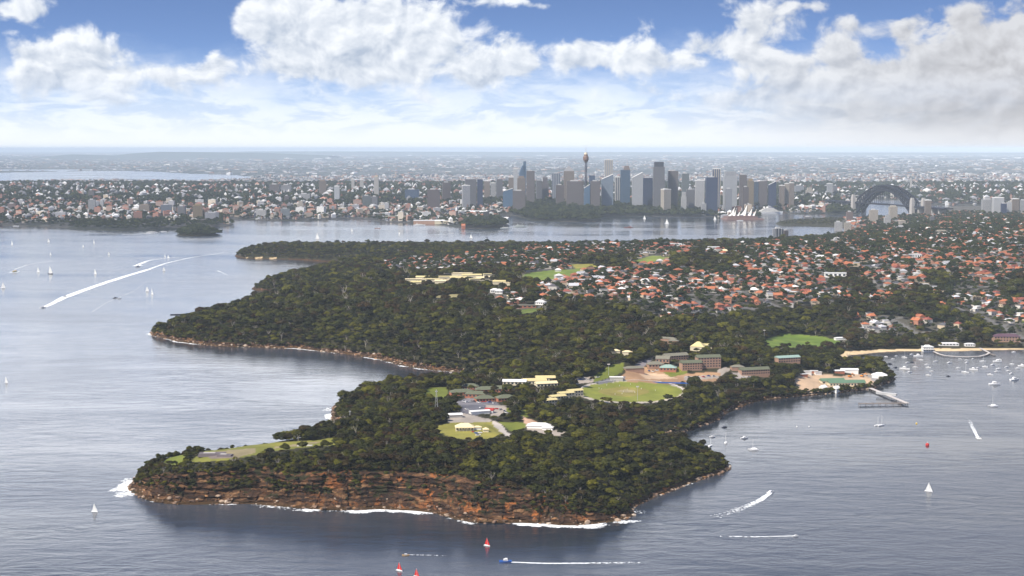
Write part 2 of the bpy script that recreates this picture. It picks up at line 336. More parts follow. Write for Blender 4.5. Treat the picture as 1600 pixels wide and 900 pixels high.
# water
def water_mat():
    m, t, b, o = new_mat('harbour_water')
    co = t.node('ShaderNodeNewGeometry').outputs['Position']; wy = t.sep(co)[1]
    mp = t.node('ShaderNodeMapping'); t.l.new(co, mp.inputs[0]); mp.inputs['Rotation'].default_value = (0, 0, R(24)); mp.inputs['Scale'].default_value = (.55, 1.25, 1)
    a = t.noise(mp.outputs[0], .06, 7, .60, .5); c = t.noise(mp.outputs[0], .012, 4, .6)
    bn = t.node('ShaderNodeBump'); bn.inputs['Distance'].default_value = 1.0; t.put(bn.inputs['Strength'], t.m('MULTIPLY', t.m('MULTIPLY', t.m('SUBTRACT', 1.0, t.m('MULTIPLY', t.ss(wy, 3600, 5200), .15)), t.m('SUBTRACT', 1.0, t.m('MULTIPLY', t.ss(wy, 9000, 12000), .8))), .15))   # sheltered reaches are calmer
    t.put(bn.inputs['Height'], t.m('ADD', t.m('MULTIPLY', a, 3.4), t.m('MULTIPLY', c, 3.0)))
    t.l.new(bn.outputs[0], b.inputs['Normal'])
    t.put(bn.inputs['Distance'], t.m('ADD', .55, t.m('MULTIPLY', t.ss(t.noise(mp.outputs[0], .0045, 4, .6, .8), .36, .64), .9)))   # gusts and slicks
    patch = t.noise(mp.outputs[0], .0022, 5, .6, .6)
    streak = t.ss(patch, .38, .66)
    t.put(b.inputs['Base Color'], t.mix(streak, (.018, .024, .034), (.050, .058, .074)))
    t.put(b.inputs['Roughness'], t.m('ADD', .10, t.m('MULTIPLY', streak, .12)))
    b.inputs['IOR'].default_value = 1.5; b.inputs['Specular IOR Level'].default_value = .6
    return m
waterM = water_mat()
def foam_mat(name, thr=.42, scale=.35, soft=.1, col_=(.82, .85, .86), attr=True):
    m, t, b, o = new_mat(name)
    co = t.node('ShaderNodeNewGeometry').outputs['Position']
    a = t.noise(co, scale, 6, .65, .4)
    at = t.node('ShaderNodeAttribute', attribute_name='dens').outputs['Fac']
    f = t.ss(t.m('ADD', a, t.m('SUBTRACT', at, 1.0)), thr - soft - .5, thr + soft - .5)
    f = t.ss(t.m('ADD', t.m('MULTIPLY', t.m('SUBTRACT', a, .5), 1.9), at), thr, thr + .26)
    b.inputs['Base Color'].default_value = (*col_, 1); b.inputs['Roughness'].default_value = .7
    tr = t.node('ShaderNodeBsdfTransparent'); mx = t.node('ShaderNodeMixShader'); t.put(mx.inputs[0], f); t.l.new(tr.outputs[0], mx.inputs[1]); t.l.new(b.outputs[0], mx.inputs[2]); t.l.new(mx.outputs[0], o.inputs[0])
    return m
foamM = foam_mat('sea_foam')
def cliff_mat():
    m, t, b, o = new_mat('sandstone_cliff')
    co = t.node('ShaderNodeNewGeometry').outputs['Position']; x, y, z = t.sep(co)
    w = t.noise(co, .035, 5, .6)
    zz = t.m('ADD', z, t.m('MULTIPLY', w, 15))
    st = t.xyz(t.m('MULTIPLY', x, .035), t.m('MULTIPLY', y, .035), t.m('MULTIPLY', zz, .42))
    s1 = t.noise(st, 1.0, 6, .65, .3)
    blotch = t.noise(co, .06, 6, .65, .6)
    fine = t.noise(co, .6, 5, .65)
    c = t.ramp(s1, [(.34, (.012, .008, .006)), (.47, (.045, .024, .014)), (.55, (.10, .050, .024)), (.63, (.20, .11, .052)), (.76, (.42, .28, .16))])
    orange = t.mix(t.m('MULTIPLY', t.ss(blotch, .52, .66), t.ss(x, -230, -80)), c, t.mix(fine, (.11, .036, .012), (.58, .21, .055)))
    dark = t.mix(t.ss(t.noise(t.xyz(t.m('MULTIPLY', x, .22), t.m('MULTIPLY', y, .22), t.m('MULTIPLY', z, .03)), 1.0, 4, .6), .52, .66), orange, (.022, .016, .013))
    wet = t.mix(t.ss(z, 3.2, .8), dark, (.060, .034, .014))
    bush = t.mix(t.m('MULTIPLY', t.ss(t.noise(co, .11, 4, .6), .53, .6), t.ss(z, 4, 8)), wet, (.025, .026, .010))
    t.put(b.inputs['Base Color'], bush); b.inputs['Roughness'].default_value = .85; b.inputs['Specular IOR Level'].default_value = .15
    bn = t.node('ShaderNodeBump'); bn.inputs['Distance'].default_value = 1.2; bn.inputs['Strength'].default_value = .9
    t.put(bn.inputs['Height'], t.m('ADD', t.m('MULTIPLY', s1, 1.2), fine)); t.l.new(bn.outputs[0], b.inputs['Normal'])
    return m
cliffM = cliff_mat()

# ------------------------------------------------------------ object helpers
def tag(o, label=None, cat=None, group=None, kind=None):
    if label: o['label'] = label
    if cat: o['category'] = cat
    if group: o['group'] = group
    if kind: o['kind'] = kind
    return o
def link(o, parent=None):
    col.objects.link(o)
    if parent is not None: o.parent = parent
    return o
def empty(name, loc=(0, 0, 0), rz=0, s=1):
    o = bpy.data.objects.new(name, None); col.objects.link(o); o.location = loc; o.rotation_euler = (0, 0, rz); o.scale = (s, s, s); o.empty_display_size = 1; return o
def mesh_np(name, V, Fc, mats=(), fcol=None, smooth=False, parent=None, midx=None):
    "V (n,3); Fc: list of arrays of faces (k, 3|4)"
    me = bpy.data.meshes.new(name)
    V = np.asarray(V, np.float32); Fc = [np.asarray(f, np.int32) for f in Fc if len(f)]
    me.vertices.add(len(V)); me.vertices.foreach_set('co', V.ravel())
    tot = np.concatenate([np.full(len(f), f.shape[1], np.int32) for f in Fc]); idx = np.concatenate([f.ravel() for f in Fc])
    me.loops.add(len(idx)); me.loops.foreach_set('vertex_index', idx)
    me.polygons.add(len(tot)); st = np.concatenate([[0], np.cumsum(tot)[:-1]]).astype(np.int32)
    me.polygons.foreach_set('loop_start', st)
    me.polygons.foreach_set('use_smooth', np.full(len(tot), smooth))
    for m in mats: me.materials.append(m)
    if midx is not None: me.polygons.foreach_set('material_index', np.asarray(midx, np.int32))
    me.update(calc_edges=True)
    if fcol is not None:
        dom = 'FACE' if len(fcol) == len(tot) else 'POINT'
        a = me.attributes.new('col', 'FLOAT_COLOR', dom)
        c4 = np.ones((len(fcol), 4), np.float32); c4[:, :3] = fcol; a.data.foreach_set('color', c4.ravel())
    o = bpy.data.objects.new(name, me); link(o, parent); return o
class MB:
    def __init__(s): s.v = []; s.f = []; s.m = []
    def add(s, vs, fs, mi=0):
        k = len(s.v); s.v += [tuple(v) for v in vs]; s.f += [tuple(i + k for i in f) for f in fs]; s.m += [mi] * len(fs); return s
    def box(s, x0, x1, y0, y1, z0, z1, mi=0, rz=0, c=(0, 0)):
        vs = [(x0, y0, z0), (x1, y0, z0), (x1, y1, z0), (x0, y1, z0), (x0, y0, z1), (x1, y0, z1), (x1, y1, z1), (x0, y1, z1)]
        if rz: vs = [(c[0] + (x - c[0]) * math.cos(rz) - (y - c[1]) * math.sin(rz), c[1] + (x - c[0]) * math.sin(rz) + (y - c[1]) * math.cos(rz), z) for x, y, z in vs]
        return s.add(vs, [(0, 3, 2, 1), (4, 5, 6, 7), (0, 1, 5, 4), (1, 2, 6, 5), (2, 3, 7, 6), (3, 0, 4, 7)], mi)
    def taper(s, x0, x1, y0, y1, z0, z1, k, mi=0, k2=None):
        k2 = k if k2 is None else k2; cx, cy_ = (x0 + x1) / 2, (y0 + y1) / 2
        vs = [(x0, y0, z0), (x1, y0, z0), (x1, y1, z0), (x0, y1, z0)] + [(cx + (x - cx) * k, cy_ + (y - cy_) * k2, z1) for x, y in ((x0, y0), (x1, y0), (x1, y1), (x0, y1))]
        return s.add(vs, [(0, 3, 2, 1), (4, 5, 6, 7), (0, 1, 5, 4), (1, 2, 6, 5), (2, 3, 7, 6), (3, 0, 4, 7)], mi)
    def hip(s, x0, x1, y0, y1, z0, h, mi=0, ov=.4, g=None):
        "hipped roof; g = inset of the ridge ends (0 = gable)"
        x0 -= ov; x1 += ov; y0 -= ov; y1 += ov
        if x1 - x0 >= y1 - y0:
            i = (y1 - y0) / 2 if g is None else g; ym = (y0 + y1) / 2
            vs = [(x0, y0, z0), (x1, y0, z0), (x1, y1, z0), (x0, y1, z0), (x0 + i, ym, z0 + h), (x1 - i, ym, z0 + h)]
            fs = [(0, 1, 5, 4), (1, 2, 5), (2, 3, 4, 5), (3, 0, 4), (0, 3, 2, 1)]
        else:
            i = (x1 - x0) / 2 if g is None else g; xm = (x0 + x1) / 2
            vs = [(x0, y0, z0), (x1, y0, z0), (x1, y1, z0), (x0, y1, z0), (xm, y0 + i, z0 + h), (xm, y1 - i, z0 + h)]
            fs = [(0, 1, 4), (1, 2, 5, 4), (2, 3, 5), (3, 0, 4, 5), (0, 3, 2, 1)]
        return s.add(vs, fs, mi)
    def cyl(s, x, y, z0, z1, r0, r1=None, n=10, mi=0, cap=True):
        r1 = r0 if r1 is None else r1
        vs = [(x + r * math.cos(2 * math.pi * i / n), y + r * math.sin(2 * math.pi * i / n), z) for r, z in ((r0, z0), (r1, z1)) for i in range(n)]
        fs = [(i, (i + 1) % n, n + (i + 1) % n, n + i) for i in range(n)]
        if cap: fs += [tuple(range(n - 1, -1, -1)), tuple(range(n, 2 * n))]
        return s.add(vs, fs, mi)
    def lathe(s, pts, n=16, mi=0, x=0, y=0):
        for (r0, z0), (r1, z1) in zip(pts, pts[1:]): s.cyl(x, y, z0, z1, r0, r1, n, mi, cap=False)
        return s
    def bar(s, a, b, w, mi=0, w2=None):
        a = Vector(a); b = Vector(b); d = (b - a)
        if d.length < 1e-6: return s
        d.normalize(); u = d.cross(Vector((0, 0, 1))) if abs(d.z) < .95 else d.cross(Vector((1, 0, 0))); u.normalize(); v = d.cross(u); w2 = w if w2 is None else w2
        vs = []
        for p, ww in ((a, w), (b, w2)):
            for i, j in ((-1, -1), (1, -1), (1, 1), (-1, 1)): vs.append(p + u * i * ww / 2 + v * j * ww / 2)
        return s.add(vs, [(0, 3, 2, 1), (4, 5, 6, 7), (0, 1, 5, 4), (1, 2, 6, 5), (2, 3, 7, 6), (3, 0, 4, 7)], mi)
    def build(s, name, mats, parent=None, smooth=False):
        me = bpy.data.meshes.new(name); me.from_pydata(s.v, [], s.f)
        for m in (mats if isinstance(mats, (list, tuple)) else [mats]): me.materials.append(m)
        me.polygons.foreach_set('material_index', s.m); me.polygons.foreach_set('use_smooth', [smooth] * len(s.f)); me.update()
        o = bpy.data.objects.new(name, me); return link(o, parent)
def copy_tree(o, parent=None):
    c = o.copy(); col.objects.link(c); c.parent = parent
    for ch in list(o.children): copy_tree(ch, c)
    return c
ORD = ['first', 'second', 'third', 'fourth', 'fifth', 'sixth', 'seventh', 'eighth', 'ninth', 'tenth', 'eleventh', 'twelfth', 'thirteenth', 'fourteenth', 'fifteenth', 'sixteenth', 'seventeenth', 'eighteenth', 'nineteenth', 'twentieth',
       'twenty-first', 'twenty-second', 'twenty-third', 'twenty-fourth', 'twenty-fifth', 'twenty-sixth', 'twenty-seventh', 'twenty-eighth', 'twenty-ninth', 'thirtieth']
def label_all(items):
    "items: (object, base label, pixel x). Those that share a base are told apart by their order from the left"
    by = {}
    for o, b, x in items: by.setdefault(b, []).append((x, o))
    for b, L in by.items():
        L.sort(key=lambda q: q[0])
        for k, (x, o) in enumerate(L):
            if len(L) == 1: o['label'] = b
            else:
                e = 'leftmost' if k == 0 else 'rightmost' if k == len(L) - 1 else ORD[min(k, 29)] + ' from left'
                o['label'] = b + ', ' + e

# ------------------------------------------------------------ ground cover, by what the ground shows
GRASS = (.13, .155, .025); GRASS2 = (.22, .205, .045); DIRT = (.34, .21, .12); PALE = (.33, .29, .25); ASPH = (.16, .155, .17); SAND = (.62, .47, .28); ROCKC = (.17, .14, .13)
def ell(cx, cy_, rx, ry, n=28): return [(cx + rx * math.cos(2 * math.pi * i / n), cy_ + ry * math.sin(2 * math.pi * i / n)) for i in range(n)]
COVER = [  # (polygon, colour, extra clearance)
 ([(256,722),(262,712),(280,705),(292,706),(290,720),(272,727)], GRASS),
 ([(296,722),(318,704),(360,696),(430,691),(480,689),(526,683),(524,695),(480,699),(430,704),(390,712),(350,720),(318,722)], (.16, .165, .035)),
 ([(330,706),(400,700),(398,708),(372,714),(340,714)], (.25, .21, .12)), ([(318,711),(340,708),(366,711),(372,716),(330,717)], ROCKC),
 ([(430,698),(500,690),(500,692),(430,701)], (.24, .2, .12)), 
 ([(668,671),(706,660),(770,659),(792,673),(768,686),(744,686),(713,686),(691,679)], GRASS2),
 ([(779,660),(817,660),(830,666),(798,674)], GRASS), ([(659,616),(666,606),(698,605),(702,615),(689,626),(668,620)], GRASS),
 ([(783,638),(800,638),(798,644),(784,645)], GRASS), ([(812,641),(826,640),(824,652),(814,652)], GRASS),
 ([(704,630),(732,621),(776,628),(782,636),(732,636)], ASPH), ([(722,633),(760,633),(760,644),(736,652),(716,648)], (.11, .11, .13)),
 ([(700,648),(722,645),(745,650),(766,655),(766,660),(702,660)], PALE), ([(766,656),(781,662),(800,682),(790,682),(772,667)], (.42, .38, .34)),
 ([(817,650),(842,660),(836,668),(819,662)], (.55, .36, .25)), ([(822,664),(870,672),(888,676),(888,682),(860,680),(822,671)], PALE), ([(757,632),(790,634),(794,648),(768,652)], PALE),
 (ell(986, 612, 86, 18.5), (.45, .40, .33)), (ell(986, 612, 80, 16.5), (.20, .22, .038)), (ell(975, 612, 40, 7), (.26, .225, .06)), (ell(978, 611, 13, 2.3), (.36, .30, .16)),
 ([(920,592),(952,571),(976,566),(976,578),(956,589),(930,597)], GRASS), ([(968,589),(993,570),(1024,577),(1069,584),(1128,580),(1128,595),(1069,598),(1050,600),(1012,598),(980,596)], DIRT),
 ([(996,582),(1040,584),(1060,592),(1010,592)], (.50, .36, .24)), ([(1036,582),(1060,574),(1074,576),(1072,585),(1048,589)], GRASS), ([(1069,588),(1128,586),(1128,591),(1070,594)], PALE),
 ([(1118,580),(1132,572),(1142,576),(1128,586)], PALE), ([(990,570),(1012,560),(1022,556),(1016,566),(1000,576)], ASPH), ([(930,596),(975,588),(975,592),(935,601)], ASPH), ([(900,590),(930,588),(926,598),(900,600)], PALE),
 ([(1140,582),(1200,580),(1200,586),(1150,592)], (.3, .27, .25)),
 ([(1240,592),(1261,580),(1312,588),(1355,582),(1378,592),(1378,602),(1355,610),(1302,618),(1266,618),(1246,606)], (.46, .33, .22)), ([(1340,584),(1368,586),(1378,596),(1366,606),(1358,607),(1366,597),(1356,589)], (.25, .24, .23)),
 ([(1192,532),(1219,522),(1259,523),(1291,527),(1318,534),(1287,541),(1249,543),(1200,543)], (.115, .175, .03)),
 ([(1306,549.5),(1350,548),(1400,545.4),(1460,544.4),(1640,543.2),(1640,549),(1400,551),(1340,558),(1316,558)], SAND),
 ([(1006,686),(1016,680),(1040,676),(1072,672),(1068,679),(1036,684)], SAND), ([(380,405),(384,402.6),(432,403.2),(434,406)], SAND),
 ([(806,431),(850,423),(905,420),(915,422),(900,434),(840,438)], (.125, .175, .028)), ([(892,413),(940,412),(945,418),(900,420)], GRASS2), ([(985,408),(1020,399),(1052,402),(1040,409),(1000,413)], (.15, .19, .035)),
 ([(812,484),(838,482),(838,488),(812,490)], (.11, .15, .03)), ([(676,462),(720,460),(720,465),(676,466)], (.22, .2, .1)), ([(1590,500),(1600,500),(1600,506)], GRASS)]
SUBURB = [[(598,420),(600,408),(640,403),(715,399),(760,393),(830,386),(900,377),(960,370),(1050,372),(1130,370),(1200,372),(1230,364),(1300,356),(1330,335),(1420,322),(2000,318),(2000,545),(1600,540),(1560,530),(1540,500),(1500,486),(1400,476),(1330,468),(1250,478),(1170,486),(1130,496),(1060,503),(1010,496),(975,480),(930,468),(850,470),(832,456),(870,436),(800,420),(760,418),(700,428),(620,424)],
          [(1330,494),(1390,492),(1450,500),(1510,506),(1500,524),(1340,522)], [(758,470),(760,456),(800,455),(812,462),(830,480),(850,478),(850,488),(812,484)]]
WOODS = [[(850,408),(930,400),(985,396),(1000,412),(980,420),(920,424),(905,412)], [(1040,400),(1150,398),(1165,416),(1120,425),(1050,420)], [(640,392),(740,388),(760,394),(715,400),(650,404)], [(1290,420),(1340,425),(1370,450),(1360,466),(1300,450)],
         [(1440,430),(1500,425),(1500,440),(1470,452)], [(1180,368),(1260,362),(1300,372),(1220,380)], [(1560,440),(1600,430),(1600,470),(1570,470)], [(1380,455),(1450,452),(1500,476),(1400,476)], [(1100,378),(1150,380),(1140,392),(1080,392)], [(1210,345),(1262,343),(1262,356),(1210,356)]]
def street_mask(x, y, hw=5.0):
    c, s_ = math.cos(R(17)), math.sin(R(17)); w_ = fbm(x, y, 500, 81, 2) * 60
    u = x * c + y * s_ + w_; v = -x * s_ + y * c + w_
    return (np.abs((u / 150) % 1 - .5) * 150 < hw) | (np.abs((v / 78) % 1 - .5) * 78 < hw)
def cover_of(px, py):
    idx = np.full(px.shape, -1)
    for k, c in enumerate(COVER):
        idx[inpoly(px, py, c[0])] = k
    return idx
def in_any(px, py, L):
    r = np.zeros(px.shape, bool)
    for p in L: r |= inpoly(px, py, p)
    return r
PARKS = [[(755,360),(718,358),(735,349),(770,347),(790,350),(792,356)], [(795,336),(820,328),(880,324),(960,326),(1010,327),(1110,328),(1122,339),(1060,340),(960,339),(940,347),(860,348),(815,342)], [(1288,336),(1300,326),(1322,325),(1332,336)]]

# ------------------------------------------------------------ terrain
cols_px = np.arange(-300, 1901, 2.5); 
rows = [1210.0]
while rows[-1] < 9000: rows.append(rows[-1] * 1.0026)
while rows[-1] < 160000: rows.append(rows[-1] * 1.022)
rows = np.array(rows)
GX = (cols_px[None, :] - 800) / F * rows[:, None] * 1.0; GY = np.repeat(rows[:, None], len(cols_px), 1)
GZ = height(GX, GY).reshape(GX.shape)
gpx, gpy = project(GX, GY, GZ)
gcol = np.zeros(GX.shape + (3,)); gcol[:] = (.035, .033, .016)
sub = in_any(gpx, gpy, SUBURB) & ~in_any(gpx, gpy, WOODS) & (GY < 7400)
gcol[sub] = (.075, .07, .055)
gcol[sub & street_mask(GX, GY)] = (.14, .135, .13)
southm = inpoly(GX, GY, south_w)
nz = fbm(GX, GY, 160, 5, 4)
gcol[southm & (nz > 0)] = (.06, .06, .058); gcol[southm & (nz <= 0)] = (.03, .034, .028)
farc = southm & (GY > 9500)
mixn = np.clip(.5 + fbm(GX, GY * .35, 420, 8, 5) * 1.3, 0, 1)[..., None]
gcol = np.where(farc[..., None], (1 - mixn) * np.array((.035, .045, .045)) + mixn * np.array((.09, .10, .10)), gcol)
jx = fbm(GX, GY, 14, 61, 2) * 2.2 * np.clip(1600 / GY, .3, 1); ci = cover_of(gpx + jx, gpy + fbm(GX, GY, 14, 63, 2) * 1.0)
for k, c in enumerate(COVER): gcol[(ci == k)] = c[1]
wear = np.clip(fbm(GX, GY, 22, 66, 4) * 1.6, -1, 1)[..., None]; gcol = np.where((ci >= 0)[..., None], gcol * (1 + .22 * wear) + np.maximum(wear, 0) * np.array((.03, .012, .0)), gcol)
land = GZ > -2
keep = land[:-1, :-1] | land[1:, :-1] | land[:-1, 1:] | land[1:, 1:]
nr, nc = GX.shape; ii = np.arange(nr * nc).reshape(nr, nc)
quads = np.stack([ii[:-1, :-1], ii[:-1, 1:], ii[1:, 1:], ii[1:, :-1]], -1)
fine_rows = GY[:-1, :-1] < 9000
def terrain(name, mask):
    q = quads[keep & mask]; used = np.unique(q); remap = np.full(nr * nc, -1); remap[used] = np.arange(len(used))
    V = np.stack([GX.ravel()[used], GY.ravel()[used], GZ.ravel()[used]], 1)
    o = mesh_np(name, V, [remap[q]], [groundM], gcol.reshape(-1, 3)[used], True); tag(o, kind='structure'); return o
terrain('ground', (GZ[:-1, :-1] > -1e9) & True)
# water sheet
W_ = 170000.0
tag(mesh_np('water', [(-W_, -2000, 0), (W_, -2000, 0), (W_, W_, 0), (-W_, W_, 0)], [[(0, 1, 2, 3)]], [waterM]), kind='structure')
# far hills on the horizon, left
def ridge(x0, x1, D, prof, depth=6000):
    n = 90; V = []; Fq = []
    for i in range(n):
        t = i / (n - 1); px = x0 + (x1 - x0) * t; X = (px - 800) / F * D
        ytop = np.interp(px, [p[0] for p in prof], [p[1] for p in prof]); z = max(2, CAMZ - (ytop - 232) * D / F + 8 * float(fbm(np.array(px), np.array(0.), 30, 3)))
        V += [(X, D - depth * .5, -5), (X, D - depth * .25, z * .55), (X, D, z), (X * 1.02, D + depth, -5)]
    for i in range(n - 1):
        for j in range(3): Fq.append((i * 4 + j, (i + 1) * 4 + j, (i + 1) * 4 + j + 1, i * 4 + j + 1))
    return V, Fq
hillM = flat('far_hill_bush', (.05, .07, .06), .9, .4, .002)
v, f = ridge(-300, 520, 42000, [(-300,252),(0,250),(60,246),(115,241),(180,243),(205,240),(250,237),(330,238),(420,239),(520,243)])
tag(mesh_np('hills', v, [f], [hillM], smooth=True), kind='structure')
v, f = ridge(180, 1900, 60000, [(180,243),(300,238),(400,236.5),(560,236.5),(800,237.5),(1100,238),(1500,238.5),(1900,238)], 9000)
tag(mesh_np('hills', v, [f], [hillM], smooth=True), kind='structure')

# ------------------------------------------------------------ cliffs: strips wrapped round the coast with strata, ledges and blocks
def coast_strip(pts, step, rows_, amp):
    P_ = np.array(pts); seg = np.hypot(*(np.diff(P_[:, :2], axis=0).T)); s = np.concatenate([[0], np.cumsum(seg)])
    S = np.arange(0, s[-1], step); x = np.interp(S, s, P_[:, 0]); y = np.interp(S, s, P_[:, 1]); h = np.interp(S, s, P_[:, 2])
    k = max(3, int(14 / step)); ker = np.ones(k) / k
    xs = np.convolve(np.pad(x, k, 'edge'), ker, 'same')[k:-k]; ys = np.convolve(np.pad(y, k, 'edge'), ker, 'same')[k:-k]
    tx = np.gradient(xs); ty = np.gradient(ys); L = np.hypot(tx, ty) + 1e-9
    k2 = max(3, int(30 / step)); ker2 = np.ones(k2) / k2
    nx = np.convolve(np.pad(-ty / L, k2, 'edge'), ker2, 'same')[k2:-k2]; ny = np.convolve(np.pad(tx / L, k2, 'edge'), ker2, 'same')[k2:-k2]
    n_ = np.hypot(nx, ny) + 1e-9; nx /= n_; ny /= n_
    t = np.linspace(0, 1, rows_); o0 = np.interp(t, np.linspace(0, 1, len(PROF_O)), PROF_O); z0 = np.interp(t, np.linspace(0, 1, len(PROF_Z)), PROF_Z)
    SS, TT = np.meshgrid(S, t, indexing='ij'); H2 = h[:, None]; w = prof_w(H2)
    Zb = z0[None] * H2
    stepn = fbm(SS, Zb * 3.0, 22, 3, 4)                       # broken ledges
    blocks = np.sign(vnoise(SS, Zb * 1.6 + 50, 5.5, 9)) * .5 + np.sign(vnoise(SS, Zb * 2.2, 11, 12)) * .8
    strata = np.sin(Zb * 1.9 + fbm(SS, Zb, 40, 7, 2) * 3.5) * .55
    big = fbm(SS, np.zeros_like(SS), 55, 21, 3)
    body = np.clip(TT * 6, 0, 1) * np.clip((1.04 - TT) * 6, 0, 1)
    off = o0[None] * w * (1 + .22 * big) + amp * body * (stepn * 3.4 + blocks * 1.0 + strata * 1.1 + np.sign(vnoise(SS, Zb * .5, 17, 77)) * 1.1) * np.clip(H2 / 14, .25, 1)
    off = np.where(TT > .93, off, np.maximum(off, -1.5))
    Z = Zb * (1 + .12 * fbm(SS, SS * 0, 35, 33, 2)) + body * amp * fbm(SS, TT * 40, 12, 14, 3) * 2.2 * np.clip(H2 / 14, .25, 1)
    Z[:, 0] = -2.0
    X = xs[:, None] + nx[:, None] * off; Y = ys[:, None] + ny[:, None] * off
    n, m = SS.shape; ii = np.arange(n * m).reshape(n, m)
    q = np.stack([ii[:-1, :-1], ii[1:, :-1], ii[1:, 1:], ii[:-1, 1:]], -1).reshape(-1, 4)
    return np.stack([X, Y, Z], -1).reshape(-1, 3), q, (X, Y, Z, SS, TT)
def coast_between(poly, p0, p1):
    a = np.array(ground(*p0)); b = np.array(ground(*p1))
    i = int(np.argmin(np.hypot(poly[:, 0] - a[0], poly[:, 1] - a[1]))); j = int(np.argmin(np.hypot(poly[:, 0] - b[0], poly[:, 1] - b[1])))
    return poly[i:j + 1] if i <= j else np.concatenate([poly[i:], poly[:j + 1]])
# polygon runs anticlockwise seen from above?  make sure inward normals point inland
def area(p): return .5 * np.sum(p[:, 0] * np.roll(p[:, 1], -1) - np.roll(p[:, 0], -1) * p[:, 1])
strips = []
def make_cliff(p0, p1, step, rows_, amp, name='cliff'):
    pts = coast_between(north_w, p0, p1)
    if area(north_w) < 0: pts = pts[::-1]
    V, q, g = coast_strip(pts, step, rows_, amp)
    o = mesh_np(name, V, [q], [cliffM], smooth=False); tag(o, kind='structure'); strips.append(g); return g
g_front = make_cliff((430, 712), (1008, 687), .9, 52, 1.0)
g_front2 = make_cliff((1010, 688), (1402, 593), 1.6, 14, 1.0)
g_inlet = make_cliff((740, 583), (535, 668), 1.6, 22, 1.0)
g_georges = make_cliff((420, 468), (740, 583), 1.6, 20, 1.0)
g_brad = make_cliff((430, 385), (530, 410), 3.0, 12, 1.0)
g_chow = make_cliff((500, 428), (480, 466), 3.0, 12, 1.0)

# boulders and shore rocks: broken sandstone lying along the waterline
ico = bmesh.new(); bmesh.ops.create_icosphere(ico, subdivisions=1, radius=1); ico.verts.ensure_lookup_table()
icoV = np.array([v.co[:] for v in ico.verts]); icoF = np.array([[v.index for v in f.verts] for f in ico.faces]); ico.free()
def scatter_template(tv, tf, pos, scl, rot, jitter=0):
    n = len(pos); V = tv[None] * scl[:, None, :]
    if jitter: V = V * (1 + jitter * rng.uniform(-1, 1, (n, len(tv), 1)))
    c = np.cos(rot)[:, None]; s = np.sin(rot)[:, None]
    x = V[..., 0] * c - V[..., 1] * s; y = V[..., 0] * s + V[..., 1] * c
    V = np.stack([x, y, V[..., 2]], -1) + pos[:, None, :]
    Fc = tf[None] + (np.arange(n) * len(tv))[:, None, None]
    return V.reshape(-1, 3), Fc.reshape(-1, tf.shape[1])
bp, bs = [], []
def rocks(g, dens, smin, smax, tmax=.55, pale=.3):
    X, Y, Z, SS, TT = g; n = int(dens * SS[-1, 0])
    i = rng.integers(0, X.shape[0], n); j = (rng.random(n) ** 1.3 * tmax * X.shape[1]).astype(int) + 1; j = np.clip(j, 1, X.shape[1] - 1)
    s = smin + (smax - smin) * rng.random(n) ** 3
    bp.append(np.stack([X[i, j], Y[i, j], Z[i, j] + s * .15], 1)); bs.append(np.stack([s * rng.uniform(.8, 1.6, n), s * rng.uniform(.7, 1.2, n), s * rng.uniform(.4, .8, n)], 1))
rocks(g_front, .7, .5, 2.4, .32); rocks(g_front2, .9, .4, 2.0, .9); rocks(g_inlet, 1.2, .5, 2.6, .9); rocks(g_georges, .9, .6, 2.8, .9)
bp = np.concatenate(bp); bs = np.concatenate(bs)
V, Fq = scatter_template(icoV, icoF, bp, bs, rng.uniform(0, 6.28, len(bp)), .28)
bc = np.repeat(np.array([(.34, .25, .18), (.20, .13, .09), (.46, .38, .30), (.10, .065, .045), (.28, .15, .07)])[rng.choice(5, len(bp), p=[.2, .36, .05, .29, .10])], len(icoF), 0)
rockM = attr_mat('boulder_stone', .9, .35, .8, .15)
tag(mesh_np('boulders', V, [Fq], [rockM], bc), 'broken sandstone boulders strewn along the waterline and cliff ledges', 'rocks', kind='stuff')

